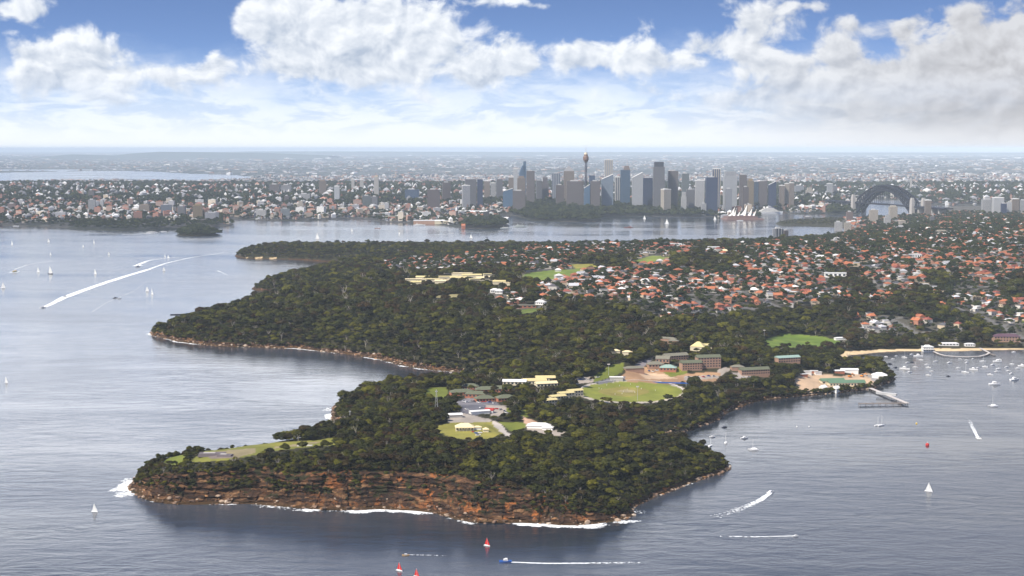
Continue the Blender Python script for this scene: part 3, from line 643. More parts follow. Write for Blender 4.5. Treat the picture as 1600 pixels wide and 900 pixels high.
# ------------------------------------------------------------ buildings the camera sees in the bush (footprints also keep the trees off)
SIGHT = []
FOOT = []                                   # world (x, y, radius) kept clear of trees
WIN = flat('window_glass', (.03, .04, .055), .15, .1, .5, 0, .6)
def mloc(px, py, dz=0):
    x, y, z = hit(px, py); return x, y, z + dz
def cover_win(o_parent, L, W, H, floors, bays, z0=0, faces='fb', gl=None, fr=.55):
    "each window a pane of its own, set proud of the wall"
    gl = gl or WIN
    fh = H / floors
    for fl in range(floors):
        z = z0 + fl * fh + fh * .35
        for b_ in range(bays):
            xx = -L / 2 + (b_ + .5) * L / bays; hw = L / bays * fr / 2
            if 'f' in faces: MB().box(xx - hw, xx + hw, -W / 2 - .08, -W / 2 + .05, z, z + fh * .45).build('window', gl, o_parent)
def building(name, px, py, L, W, H, rz, wall, roof, label, cat, kind='hip', rh=2.2, floors=1, bays=0, group=None, extra=None, ov=.6):
    x, y, z = mloc(px, py); r = empty(name, (x, y, z), rz); FOOT.append((x, y, max(L, W) * .55))
    if max(L, W) > 26:
        for q in (-.33, .33):
            FOOT.append((x + q * L * math.cos(rz), y + q * L * math.sin(rz), W * .75))
    hw_ = (L * abs(math.cos(rz)) + W * abs(math.sin(rz))) / 2 * F / y; q_ = project(x, y, z); SIGHT.append((float(q_[0]), hw_ + 1.5, float(q_[1]), y, H * F / y))
    w = MB().box(-L / 2, L / 2, -W / 2, W / 2, -4, H).build('wall', wall, r)
    if kind == 'hip': rf = MB().hip(-L / 2, L / 2, -W / 2, W / 2, H + .003, rh, 0, ov).build('roof', roof, r)
    elif kind == 'gable': rf = MB().hip(-L / 2, L / 2, -W / 2, W / 2, H + .003, rh, 0, ov, 0).build('roof', roof, r)
    else: rf = MB().box(-L / 2 - ov, L / 2 + ov, -W / 2 - ov, W / 2 + ov, H + .003, H + .5).build('roof', roof, r)
    if bays: cover_win(w, L, W, H, floors, bays)
    tag(r, label, cat, group)
    return r
brick = flat('red_brick', (.36, .14, .085), .85, .25, .4); pbrick = flat('pinkish_brick', (.34, .21, .15), .85, .2, .4); cream = flat('cream_render', (.62, .55, .40), .8); white = flat('white_paint', (.78, .77, .74), .6, .08)
greenR = flat('green_grey_roof', (.115, .125, .08), .8, .25, .3); greyG = flat('grey_green_tiles', (.18, .17, .13), .85, .25, .3); yellowR = flat('cream_yellow_roof', (.58, .49, .24), .6, .15, .2); paleR = flat('pale_metal_roof', (.68, .68, .66), .5, .1, .3)
greenM = flat('pale_green_metal', (.11, .19, .12), .5, .12, .3); pgreenM = flat('weathered_copper_green', (.26, .36, .31), .6, .15, .3); concrete = flat('concrete', (.42, .40, .37), .85, .2, .3); darkM = flat('dark_metal', (.05, .05, .055), .5); redP = flat('red_paint', (.45, .035, .03), .4)
tanR = flat('cream_tin_roof', (.72, .60, .36), .6, .1, .3); steel = flat('pale_galvanised_steel', (.45, .45, .46), .45, .1, 1, .3)
# Middle headland
r = building('cottage', 726, 672, 17, 10, 3.4, R(4), cream, tanR, 'cream colonial cottage with pale hipped roof and veranda on the lawn above the cliff', 'house', 'hip', 3.2, 1, 6)
for q in range(6): MB().box(-8.4 + q * 3.3, -8.2 + q * 3.3, -7.2, -7.0, -2, 3).build('veranda_post', white, r)
MB().box(-9, 9, -7.4, -5.4, 3.02, 3.2).build('veranda_roof', tanR, r)
building('hut', 759, 675, 5, 4, 2.6, R(6), cream, tanR, 'tiny cream hut beside the colonial cottage on the lawn', 'hut', 'hip', 1.6)
building('annexe', 746, 671, 7, 5, 2.4, R(4), white, tanR, 'low pale annexe at the right end of the colonial cottage', 'annexe', 'hip', 1.2)
for i, (px, py, L, W, rz, lb) in enumerate([(722,617,26,13,12,'green-roofed red brick barrack hall nearest the small rear lawn'), (745,620,24,12,-8,'green-roofed red brick hall in the middle of the barrack cluster'), (757,627,20,12,14,'green-roofed red brick hall at the front of the barrack cluster by the car park'),
        (762,613,26,12,5,'long green-roofed hall at the back of the barrack cluster'), (785,612,22,11,-6,'green-roofed brick hall behind the trees right of the barrack cluster'), (790,626,20,12,18,'green-roofed brick hall at the right end of the barrack cluster'), (735,608,18,10,0,'small green-roofed hall furthest back in the barrack cluster')]):
    building('barrack_hall', px, py, L, W, 3.6, R(rz), brick, greenR, lb, 'hall', 'hip', 3.0, 1, 6, 'green-roofed barrack halls')
building('shed', 711, 652, 13, 8, 3, R(15), concrete, paleR, 'white roofed open shed beside the pale rock outcrop left of the car park', 'shed', 'gable', 1.4)
building('depot', 749, 646, 20, 6, 2.6, R(22), white, paleR, 'long narrow white roofed store below the dark car park', 'store', 'gable', 1.0)
building('red_roofed_house', 765, 645, 8, 6, 2.8, R(-12), white, flat('dark_red_roof', (.32, .035, .03), .6), 'small house with dark red roof among trees beside the car park', 'house', 'gable', 2.2)
for (px, py, L, W, rz, lb, k) in [(804,602,26,9,-3,'long pale low roof at the left of the yellow-roofed complex',paleR), (835,600,26,14,10,'broad yellow-roofed hall of the complex behind the trees',yellowR), (852,596,22,11,4,'yellow-roofed hall at the back right of the complex',yellowR), (853,605,24,10,16,'cream-roofed block at the right front of the yellow-roofed complex',tanR)]:
    building('yellow_hall', px, py, L, W, 4.6, R(rz), cream, k, lb, 'hall', 'gable', 2.2, 1, 6, 'yellow-roofed halls')
for i, (px, py) in enumerate([(857,634),(871,628),(884,623),(898,619)]):
    building('barrack_block', px, py, 17, 8, 6.4, R(27), cream, yellowR, ['lowest', 'second', 'third', 'uppermost'][i] + ' stepped block of the long cream barracks with yellow roofs', 'barracks', 'gable', 1.6, 2, 5, 'stepped barrack blocks')
building('marquee', 842, 668, 22, 9, 2.4, R(-6), white, white, 'white low building with tent-like roof at the edge of the bush right of the lawn', 'marquee', 'hip', 2.4)
building('marquee', 856, 671, 10, 8, 2.2, R(-10), white, white, 'small white roof right of the larger white tent-like roof', 'marquee', 'hip', 2.2)
# cricket oval pavilion
r = building('grandstand', 963, 594, 15, 6, 3.2, R(0), concrete, white, 'small pavilion with flat white roof on the edge of the cricket oval', 'pavilion', 'flat')
# school and college
building('college_block', 1106, 574, 30, 12, 12.5, R(12), pbrick, greenR, 'four storey pinkish brick college block, tallest on the hill behind the oval', 'college building', 'gable', 3.2, 4, 8)
building('college_wing', 1079, 577, 26, 12, 8.5, R(14), pbrick, greenR, 'three storey brick college wing joining the tall block on its left', 'college building', 'gable', 3.2, 3, 8)
building('college_hall', 1055, 562, 32, 10, 5.5, R(24), pbrick, greyG, 'long two storey brick wing behind the grassy slope', 'college building', 'gable', 3, 2, 9)
building('college_hall', 1036, 567, 17, 11, 5.4, R(-14), pbrick, greyG, 'brick hall with grey green gable left of the long two storey wing', 'college building', 'gable', 3.4, 1, 4)
building('college_hall', 1024, 574, 20, 12, 4, R(10), pbrick, greyG, 'low brick hall at the left end of the college cluster', 'college building', 'hip', 3.2, 1, 5)
building('college_hall', 1044, 579, 20, 14, 4, R(-8), brick, pgreenM, 'square brick hall with pale green roof in front of the college', 'college building', 'hip', 3.4, 1, 5)
building('college_hall', 990, 580, 24, 9, 3.6, R(16), pbrick, greyG, 'low grey roofed hall at the upper edge of the bare earth', 'college building', 'hip', 2.4)
building('chapel', 1091, 548, 18, 15, 6, R(-20), cream, yellowR, 'pale yellow domed hall in the trees behind the college', 'hall', 'hip', 6, 1, 0)
building('cream_lodge', 1103, 545, 15, 7, 5, R(0), cream, yellowR, 'cream lodge right of the yellow domed hall', 'lodge', 'gable', 2)
building('cream_cabin', 962, 553, 10, 8, 4, R(5), cream, tanR, 'left of two cream roofed cabins in the bush above the slope', 'cabin', 'hip', 2)
building('cream_cabin', 980, 555, 12, 8, 4, R(-8), cream, tanR, 'right of two cream roofed cabins in the bush above the slope', 'cabin', 'hip', 2)
building('bush_lodge', 1043, 533, 24, 8, 3.5, R(-22), pbrick, greyG, 'grey roofed lodge alone in the forest above the college', 'lodge', 'hip', 2)
building('bush_lodge', 1052, 537, 14, 8, 4, R(-18), pbrick, greyG, 'smaller grey roofed lodge adjoining the forest lodge', 'lodge', 'hip', 2)
building('terrace_block', 1178, 585, 38, 11, 6, R(16), pbrick, greenR, 'long two storey brick block with green grey roof right of the college', 'college building', 'gable', 3, 2, 12)
building('terrace_block', 1152, 578, 16, 10, 4, R(6), pbrick, greyG, 'low pale green roofed hall at the left of the long brick block', 'college building', 'hip', 2.4)
building('dormitory', 1230, 566, 32, 11, 6.5, R(20), pbrick, pgreenM, 'pinkish brick dormitory with pale green roof standing alone among trees', 'dormitory', 'gable', 2.4, 2, 9)
# naval base
building('wharf_shed', 1322, 603, 46, 14, 4.6, R(5), cream, greenM, 'long green-roofed wharf shed on the waterfront point', 'shed', 'gable', 3, 1, 12)
building('wharf_shed', 1300, 600, 30, 12, 4.4, R(7), cream, greenM, 'shorter green-roofed wharf shed left of the long one', 'shed', 'gable', 2.8, 1, 6)
for (px, py, L, lb) in [(1286,610,8,'small white gabled boathouse at the left end of the wharf sheds'), (1306,612,10,'white gabled boathouse in front of the green wharf sheds')]:
    building('boathouse', px, py, L, 7, 3.6, R(50), white, white, lb, 'boathouse', 'gable', 3)
building('workshop', 1311, 583, 13, 6, 3, R(5), brick, paleR, 'low red and white workshop behind the excavators', 'workshop', 'gable', 1.4)
building('workshop', 1327, 582, 22, 9, 3.6, R(-4), white, paleR, 'wide white roofed workshop left of the white storage tent', 'workshop', 'gable', 2)
building('storage_tent', 1374, 590, 19, 13, 3.6, R(-12), white, white, 'big white storage tent on the rocky point', 'tent', 'hip', 3.4)
for (px, py, rz) in [(1262,584,8), (1272,583,-5), (1256,588,20), (1278,585,15)]:
    building('site_cabin', px, py, 9, 4, 2.8, R(rz), white if px % 4 else brick, paleR, 'white site cabin', 'cabin', 'flat', 0, group='site cabins behind the wharf')
# beach
r = building('bathers_pavilion', 1449, 549, 15, 13, 7, R(0), white, paleR, 'white two storey boat club on piles at the water edge of the beach', 'pavilion', 'flat', 0, 2, 6)
MB().taper(-5, 5, -4.5, 4.5, 7.5, 9.6, .55).build('upper_roof', paleR, r); MB().box(-9.5, 9.5, -8.5, -6.6, 3.4, 3.8).build('balcony', concrete, r)
building('beach_kiosk', 1482, 540, 30, 7, 3.4, R(2), white, paleR, 'long low white beach pavilion behind the sand', 'pavilion', 'hip', 1.6, 1, 6)
building('beach_kiosk', 1515, 541, 15, 7, 3.4, R(0), white, paleR, 'short white beach pavilion right of the long one', 'pavilion', 'hip', 1.6, 1, 4)
building('beach_kiosk', 1314, 531, 20, 8, 3, R(10), white, paleR, 'white roofed clubhouse at the right end of the sports field', 'clubhouse', 'hip', 1.4)
building('beach_mansion', 1572, 533, 40, 14, 7.5, R(-2), pbrick, flat('purple_slate', (.10, .055, .075), .7), 'long mansion with dark purple slate roof behind the beach on the far right', 'mansion', 'hip', 4, 2, 9)
# cream roofed industrial complex on the second headland
for k, (px, py, L, W, rz) in enumerate([(646,440,30,14,4), (662,437,28,12,-6), (676,440,26,16,8), (690,443,24,12,0), (700,436,34,16,6), (716,438,30,14,10), (722,431,38,14,-4), (737,434,36,14,8), (744,440,24,12,14), (758,438,34,14,18), (766,432,26,10,12), (780,444,22,10,5), (790,446,16,9,-6), (650,445,18,10,10)]):
    building('works_hall', px, py, L, W, 5, R(rz), cream, yellowR if k % 3 else tanR, 'x', 'works hall', 'gable' if k % 2 else 'flat', 2.4, group='cream-roofed works halls')
works = [o for o in col.objects if o.get('group') == 'cream-roofed works halls']
label_all([(o, 'cream-yellow roofed works hall in the cluster on the wooded ridge', project(o.location.x, o.location.y, 0)[0]) for o in works])
label_all([(o, 'white site cabin with pale flat roof behind the wharf', project(o.location.x, o.location.y, 0)[0]) for o in col.objects if o.get('group') == 'site cabins behind the wharf'])
for (px, py, L, W, H, rz, wl, rf, lb) in [(773,457,14,9,4,10,white,paleR,'white gabled house left of the white cluster on the wooded ridge'), (780,459,12,9,5,-10,white,paleR,'white hipped house in the middle of the white cluster on the wooded ridge'), (797,466,10,8,4,0,cream,tanR,'cream house at the right of the white cluster'),
        (820,481,34,10,4,4,brick,greyG,'long brick house above a small green lawn on the wooded ridge'), (845,476,16,9,4,-25,white,paleR,'white metal roofed house right of the long brick house'), (1115,391,26,14,8,0,white,paleR,'pale square institutional block on the hill crest'), (1132,396,18,12,6,0,cream,tanR,'cream block just right of the pale square block'),
        (1012,396,34,14,5,0,concrete,greyG,'wide dark grey flat-roofed hall above the green park'), (1055,384,30,14,5,0,white,paleR,'large pale roof on the crest'), (872,424,12,7,3,0,white,paleR,'white clubhouse beside the green park'), (1305,433,40,12,8,-8,white,paleR,'long white modern apartment block stepping down the hillside'),
        (1430,404,24,13,9,0,white,paleR,'white block with dark windows among orange roofs')]:
    building('hillside_building', px, py, L, W, H, R(rz), wl, rf, lb, 'building', 'hip' if L < 20 else 'flat', 3, 1, 5)

# ------------------------------------------------------------ suburb: houses as things, the farther ones as one mass
HW = [('white', (.54, .51, .47)), ('cream', (.50, .41, .30)), ('brick', (.36, .17, .11)), ('grey', (.33, .32, .32))]
HR = [('orange tiled', (.41, .145, .068)), ('terracotta', (.34, .12, .065)), ('dark red', (.26, .085, .06)), ('charcoal', (.09, .09, .10)), ('pale grey', (.48, .48, .50)), ('brown tiled', (.24, .13, .085)), ('white flat', (.74, .73, .70))]
hw_m = [flat('house_wall_' + n, c, .8, .12) for n, c in HW]; hr_m = [flat('house_roof_' + n.replace(' ', '_'), c, .75, .22, .35) for n, c in HR]
def house_proto(form, wi, ri):
    r = empty('house')
    if form == 0:
        w = MB().box(-7, 7, -5, 5, -3, 4.2).box(-7, 0, -8, -5.002, -3, 4.2).build('wall', hw_m[wi], r)
        rf = MB().hip(-7, 7, -5, 5, 4.203, 3.2, 0, .5).hip(-6.9, 0, -8, 0, 4.206, 2.4, 0, .5, 2).build('roof', hr_m[ri], r)
        MB().box(3, 3.9, .5, 1.4, 5.5, 8.6).build('chimney', hw_m[2], rf)
    elif form == 1:
        w = MB().box(-6, 6, -5.5, 5.5, -3, 6.6).build('wall', hw_m[wi], r)
        rf = MB().hip(-6, 6, -5.5, 5.5, 6.603, 3.0, 0, .6).build('roof', hr_m[ri], r); MB().box(-4, -3.2, 1.5, 2.3, 7, 10.2).build('chimney', hw_m[2], rf)
    elif form == 2:
        w = MB().box(-8, 8, -5, 5, -3, 3.4).box(-2, 8, -3, 5, 3.402, 6.6).build('wall', hw_m[wi], r)
        rf = MB().box(-8.4, -2.1, -5.4, 5.4, 3.405, 3.8).box(-2.4, 8.4, -3.4, 5.4, 6.605, 7.0).build('roof', hr_m[ri], r)
    else:
        w = MB().box(-5, 5, -7, 7, -3, 5).build('wall', hw_m[wi], r)
        rf = MB().hip(-5, 5, -7, 7, 5.003, 3.8, 0, .5, 0).build('roof', hr_m[ri], r); MB().box(-2.9, -2.1, 3, 3.8, 6, 9.6).build('chimney', hw_m[2], rf)
    y = -8.06 if form == 0 else -5.56 if form == 1 else -5.06 if form == 2 else -7.06
    z = 1.0
    for q, xx in enumerate((-5.2, -2.4) if form == 0 else (-3.6, 1.8) if form in (1, 3) else (-6, -2)): MB().box(xx, xx + 1.9, y, y + .1, z, z + 1.7).build('window', WIN, w)
    tag(r, 'x', 'house', 'houses on the suburban hillside'); return r
protos = {}
def sample_area(ylo, yhi, spacing, pad=80, rot=0, jit=.32):
    L = []
    y = ylo
    nX = yhi * .42 + pad
    g = np.arange(-nX * 1.5, nX * 1.5, spacing); gy = np.arange(ylo - nX, yhi + nX, spacing)
    a, b = np.meshgrid(g, gy); a = a.ravel(); b = b.ravel()
    a = a + rng.uniform(-jit, jit, a.shape) * spacing; b = b + rng.uniform(-jit, jit, b.shape) * spacing
    if rot:
        cyy = (ylo + yhi) / 2; c, s = math.cos(rot), math.sin(rot); a, b = a * c - (b - cyy) * s, a * s + (b - cyy) * c + cyy
    m = (b > ylo) & (b < yhi) & (np.abs(a) < b * .40 + pad)
    return a[m], b[m]
hx, hy, hr_ = [], [], []
for (lo, hi, sp_) in [(2150, 3300, 19.5), (3300, 4600, 22.5), (4600, 6700, 25)]:
    a, b = sample_area(lo, hi, sp_, 100, R(17), .30)
    m = inpoly(a, b, north_w); a, b = a[m], b[m]
    z = height(a, b); px, py = project(a, b, z)
    m = in_any(px, py, SUBURB) & ~in_any(px, py, WOODS) & (cover_of(px, py) < 0) & (z > 2)
    a, b = a[m], b[m]
    m = ~street_mask(a, b, 10) & (fbm(a, b, 120, 41, 3) > -.4) & (rng.random(a.shape) < np.where(b < 3300, .92, np.where(b < 4200, .72, .6)))
    hx.append(a[m]); hy.append(b[m])
hx = np.concatenate(hx); hy = np.concatenate(hy); hz_ = height(hx, hy)
fx = np.array([f_[0] for f_ in FOOT]); fy = np.array([f_[1] for f_ in FOOT]); fr = np.array([f_[2] for f_ in FOOT])
ok = (np.hypot(hx[:, None] - fx, hy[:, None] - fy) > fr + 9).all(1); hx, hy, hz_ = hx[ok], hy[ok], hz_[ok]
hpx, hpy = project(hx, hy, hz_)
hrot = R(17) + np.round(fbm(hx, hy, 300, 51, 2) * 4) * R(14) + rng.normal(0, .08, len(hx)) + (rng.random(len(hx)) < .3) * math.pi / 2
hform = rng.choice(4, len(hx), p=[.36, .26, .16, .22]); hri = rng.choice(7, len(hx), p=[.25, .24, .12, .12, .09, .13, .05]); hri[hform == 2] = rng.choice([3, 4, 6, 6], (hform == 2).sum())
hwi = rng.choice(4, len(hx), p=[.42, .28, .18, .12])
order = np.argsort(hy + rng.uniform(0, 1, len(hy)))
inview = (hpx > -4) & (hpx < 1604)
near = [i for i in order if inview[i]][:290]; near_set = set(near)
lab = []
def zone(px, py):
    for nm, poly in (('in trees behind beach', [(1330,488),(1460,488),(1520,506),(1490,522),(1330,520)]), ('at far right above beach', [(1500,470),(1620,470),(1620,545),(1500,545)]), ('just above central forest', [(960,455),(1175,455),(1175,500),(960,500)]),
                     ('left of central houses', [(820,425),(960,425),(960,500),(820,500)]), ('above right wooded slope', [(1175,440),(1380,440),(1380,500),(1175,500)]), ('on left wooded ridge', [(590,380),(830,380),(830,500),(590,500)])):
        if inpoly(px, py, poly): return nm
    return 'on upper right slope' if px > 1200 else 'on middle slope'
for i in near:
    k = (int(hform[i]), int(hwi[i]), int(hri[i]))
    if k not in protos: protos[k] = house_proto(*k); o = protos[k]
    else: o = copy_tree(protos[k])
    o.location = (hx[i], hy[i], hz_[i] + .3); o.rotation_euler = (0, 0, hrot[i] if math.cos(hrot[i]) > 0 else hrot[i] + math.pi)
    s = rng.uniform(.85, 1.15); o.scale = (s, s, s)
    lab.append((o, HW[k[1]][0] + ' house, ' + HR[k[2]][0] + (' roof ' if k[0] != 2 else ' top ') + zone(hpx[i], hpy[i]), hpx[i]))
# far houses: one mass
rest = np.array([i for i in order if i not in near_set])
def tmpl(form):
    m = MB()
    if form == 0: m.box(-7, 7, -5, 5, -3, 4.2, 0).box(-7, 0, -8, -5.002, -3, 4.2, 0).hip(-7, 7, -5, 5, 4.2, 3.2, 1).hip(-6.9, 0, -8, 0, 4.25, 2.4, 1, .5, 2)
    elif form == 1: m.box(-6, 6, -5.5, 5.5, -3, 6.6, 0).hip(-6, 6, -5.5, 5.5, 6.6, 3, 1)
    elif form == 2: m.box(-8, 8, -5, 5, -3, 3.4, 0).box(-2, 8, -3, 5, 3.402, 6.6, 0).box(-8.4, -2.1, -5.4, 5.4, 3.405, 3.8, 1).box(-2.4, 8.4, -3.4, 5.4, 6.605, 7.0, 1)
    else: m.box(-5, 5, -7, 7, -3, 5, 0).hip(-5, 5, -7, 7, 5, 3.8, 1, .5, 0)
    return m
def tris(m):
    T, M = [], []
    for f, mi in zip(m.f, m.m):
        for j in range(1, len(f) - 1): T.append((f[0], f[j], f[j + 1])); M.append(mi)
    return np.array(m.v), np.array(T), np.array(M)
TM = [tris(tmpl(k)) for k in range(4)]
VV, FF, CC, off = [], [], [], 0
for k in range(4):
    i = rest[hform[rest] == k]; tv, tf, tm = TM[k]; s = rng.uniform(.85, 1.2, (len(i), 1)) * np.ones((1, 3))
    V, Fq = scatter_template(tv, tf, np.stack([hx[i], hy[i], hz_[i] + .2], 1), s, hrot[i])
    wc = np.array([h[1] for h in HW])[hwi[i]] * .8; rc = np.array([h[1] for h in HR])[hri[i]] * .85
    c = np.where(tm[None, :, None] == 0, wc[:, None], rc[:, None]) * rng.uniform(.8, 1.15, (len(i), 1, 1))
    VV.append(V); FF.append(Fq + off); CC.append(c.reshape(-1, 3)); off += len(V)
tag(mesh_np('suburb_houses', np.concatenate(VV), [np.concatenate(FF)], [houseM], np.concatenate(CC)), 'farther houses of the suburb on the hillside', 'houses', kind='stuff')
label_all(lab)

# ------------------------------------------------------------ trees
def crown_mesh(name, seed, nclump, nleaf, flatness=.75, leaf=.17, mat=None, clr=.5):
    "unit crown: clumps of small leaf faces around dark inner foliage, centred at z = .55"
    r = np.random.default_rng(seed); V = []; Fq = []
    cs = []
    for k in range(nclump):
        a = r.uniform(0, 6.28); rr = math.sqrt(r.random()) * .34; h = .42 + (1 - rr * 2.1) * .28 * r.uniform(.5, 1.2)
        cs.append((rr * math.cos(a), rr * math.sin(a), h * flatness + .1, r.uniform(.13, .24)))
    for (x, y, z, rad) in cs:
        b = icoV * np.array([rad, rad, rad * .7]) * .82 * r.uniform(.85, 1.15, (len(icoV), 1)) + (x, y, z); k0 = len(V); V += b.tolist(); Fq += (icoF + k0).tolist()
        for _ in range(nleaf):
            d = r.normal(size=3); d[2] = abs(d[2]) * .9 - .15; d /= np.linalg.norm(d)
            p = np.array((x, y, z)) + d * rad * np.array([1, 1, .75]) * r.uniform(.8, 1.15)
            nrm = d + r.normal(size=3) * .45; nrm /= np.linalg.norm(nrm); u = np.cross(nrm, (0, 0, 1.)); u /= np.linalg.norm(u) + 1e-6; v = np.cross(nrm, u); s = leaf * rad * r.uniform(.6, 1.5) * 1.6
            k0 = len(V); V += [(p + u * s).tolist(), (p + v * s * .8).tolist(), (p - u * s).tolist()]; Fq.append((k0, k0 + 1, k0 + 2))
    V = np.array(V); Fq = np.array(Fq)
    me = bpy.data.meshes.new(name); me.from_pydata(V.tolist(), [], Fq.tolist()); me.materials.append(mat); me.update(); return me
crownsB = [crown_mesh('crown', 100 + k, 9 + k % 3, 62, [.75, .9, 1.05, .8, .95, 1.15][k], .25, bushM) for k in range(6)]
def bare_tree(seed):
    r = random.Random(seed); m = MB(); m.bar((0, 0, 0), (.02, .01, .5), .035, 0, .02)
    for k in range(9):
        a_ = r.uniform(0, 6.28); z0 = r.uniform(.25, .5); e = (math.cos(a_) * r.uniform(.15, .3), math.sin(a_) * r.uniform(.15, .3), z0 + r.uniform(.25, .5)); m.bar((.01, 0, z0), e, .022, 0, .008)
        for j in range(2): m.bar(e, (e[0] + r.uniform(-.12, .12), e[1] + r.uniform(-.12, .12), e[2] + r.uniform(.05, .16)), .012, 0, .004)
    o = m.build('bare_mesh', flat('pale_dead_wood', (.38, .34, .29), .85)); me = o.data; bpy.data.objects.remove(o); return me
crownsT = [crown_mesh('crown', 200 + k, 9, 34, [.9, 1.2, 1.05, 1.4][k], .32, townM) for k in range(4)]
def forest(ylo, yhi, sp_, smin, smax, jit=.45, region=None):
    a, b = sample_area(ylo, yhi, sp_, 120, R(31), jit); m = inpoly(a, b, region if region is not None else north_w); a, b = a[m], b[m]
    z = height(a, b); px, py = project(a, b, z); cv = cover_of(px, py)
    s = smin + (smax - smin) * rng.random(len(a)) ** 1.9
    return a, b, z, px, py, cv, s
TX = []
# headland bush, forest, suburb trees
for (lo, hi, sp_, s0, s1) in [(1190, 1640, 4.4, 4.2, 12.5), (1640, 2150, 5.6, 6.5, 14.5), (2150, 3300, 7.4, 8.5, 17), (3300, 4800, 9, 9, 15), (4800, 6700, 12, 10, 16)]:
    a, b, z, px, py, cv, s = forest(lo, hi, sp_, s0, s1)
    d, ch = seg_dist(a, b, north_w); w = prof_w(ch)
    s = s * np.clip(.62 + d / 90, .6, 1.0)
    sb = in_any(px, py, SUBURB) & ~in_any(px, py, WOODS)
    edge_ok = (d > w * np.where(ch < 17, .72, 1.0) + 1)
    s = s * np.where((px < 330) & (lo < 1700), .6, 1); s = s * np.where((px > 1190) & (px < 1345) & (b > 5200), .5, 1)
    keepm = (cv < 0) & (z > 1.2) & edge_ok & (~sb | (rng.random(len(a)) < (.44 if lo < 3300 else .62)))
    # the tree's own height must not hide the open ground in front: keep off a strip on the near side of clearings
    for hf, pr_ in ((.4, .93), (.8, .78), (1.0, .3)):
        pxs, pys = project(a, b, z + s * hf); keepm &= ~((cover_of(px, pys) >= 0) & (rng.random(len(a)) < pr_))
    pxs, pys = project(a, b, z + s * .8); keepm &= ~(~sb & in_any(px, pys, SUBURB) & ~in_any(px, pys, WOODS) & (rng.random(len(a)) < .6))
    pxs, pys = project(a, b, z + s * .95); hwp = s * .3 * F / b
    for (bx_, hw_, by_, yb_, hp_) in SIGHT:
        keepm &= ~((b < yb_) & (np.abs(px - bx_) < hw_ + hwp) & (pys < by_ - .42 * hp_) & (rng.random(len(a)) < .85))
    keepm &= ~(sb & street_mask(a, b, 5) & (rng.random(len(a)) < .8))
    mm = (np.hypot(a[:, None] - fx[None], b[:, None] - fy[None]) > fr[None] + s[:, None] * .25).all(1); keepm &= mm
    # in front of the named buildings keep the sight line partly open
    s = s * np.where(rng.random(len(s)) < .05, 1.4, 1.0)
    TX.append(np.stack([a, b, z, s, sb, px, d, ch], 1)[keepm])
T = np.concatenate(TX)
# keep trees out of houses
cell = {}
for i in range(len(hx)): cell.setdefault((int(hx[i] // 20), int(hy[i] // 20)), []).append(i)
bad = np.zeros(len(T), bool)
for t_i in np.nonzero(T[:, 4] > 0)[0]:
    cx_, cy_ = int(T[t_i, 0] // 20), int(T[t_i, 1] // 20)
    for q in ((cx_ + i, cy_ + j) for i in (-1, 0, 1) for j in (-1, 0, 1)):
        for h in cell.get(q, ()):
            if (hx[h] - T[t_i, 0]) ** 2 + (hy[h] - T[t_i, 1]) ** 2 < 60: bad[t_i] = True; break
        if bad[t_i]: break
T = T[~bad]
def strip_shrubs(g, n, lo_, hi_, smin, smax, prob):
    X, Y, Z, SS, TT = g; i = rng.integers(0, X.shape[0], n); j = (X.shape[1] * (lo_ + (hi_ - lo_) * rng.random(n))).astype(int).clip(0, X.shape[1] - 1)
    x, y, z = X[i, j], Y[i, j], Z[i, j]; px, py = project(x, y, z); k = rng.random(n) < prob(px) * (.5 + .9 * (fbm(x, y, 25, 90, 2) > -.1))
    s = smin + (smax - smin) * rng.random(n); return np.stack([x, y, z - s * .12, s, x * 0, px, x * 0, x * 0], 1)[k]
TS = np.concatenate([strip_shrubs(g_front, 1300, .44, .66, 2.4, 5.5, lambda p: np.where(p < 480, .7, np.where(p < 830, .25, .7))), strip_shrubs(g_front, 900, .72, .97, 2.5, 6, lambda p: np.where(p < 480, .6, np.where(p < 830, .2, .9))), strip_shrubs(g_front, 1400, .94, 1.0, 3, 6, lambda p: p * 0 + .9),
    strip_shrubs(g_inlet, 500, .4, 1.0, 3, 7, lambda p: p * 0 + .5), strip_shrubs(g_georges, 900, .5, 1.0, 4, 9, lambda p: p * 0 + .5), strip_shrubs(g_front2, 900, .5, 1.0, 4, 8, lambda p: p * 0 + .5)])
T = np.concatenate([T, TS])
T[T[:, 4] > 0, 3] *= np.where(T[T[:, 4] > 0, 1] > 3300, .82, .76)
print('trees', len(T))
# south shore parks, island and leafy suburbs
a, b, z, px, py, cv, s = forest(5200, 7400, 14, 17, 28, region=south_w)
zp = inpoly(a, b, south_w); inp = in_any(project(a, b, 0)[0], project(a, b, 0)[1], PARKS)
px0, py0 = project(a, b, 0)
leafy = rng.random(len(a)) < np.where(px0 < 420, .5, np.where(px0 < 760, .34, .25))
m = zp & (z > .5) & (inp | leafy) & (b < 7400)
T2 = np.stack([a, b, z, s * np.where(inp, .95, .7), inp * 0 + 1, px, a * 0, a * 0], 1)[m]
a, b = sample_area(5000, 5800, 9, 60); mI = inpoly(a, b, isl_w); a, b = a[mI], b[mI]
TI = np.stack([a, b, height(a, b), rng.uniform(10, 17, len(a)), a * 0 + 1, a * 0, a * 0, a * 0], 1)
a, b = sample_area(7400, 11500, 21, 120, 0, .5); m = inpoly(a, b, south_w); a, b = a[m], b[m]; z = height(a, b); m = (z > 1) & (rng.random(len(a)) < .7); a, b, z = a[m], b[m], z[m]
T3 = np.stack([a, b, z, rng.uniform(16, 30, len(a)), a * 0 + 1, a * 0, a * 0, a * 0], 1)
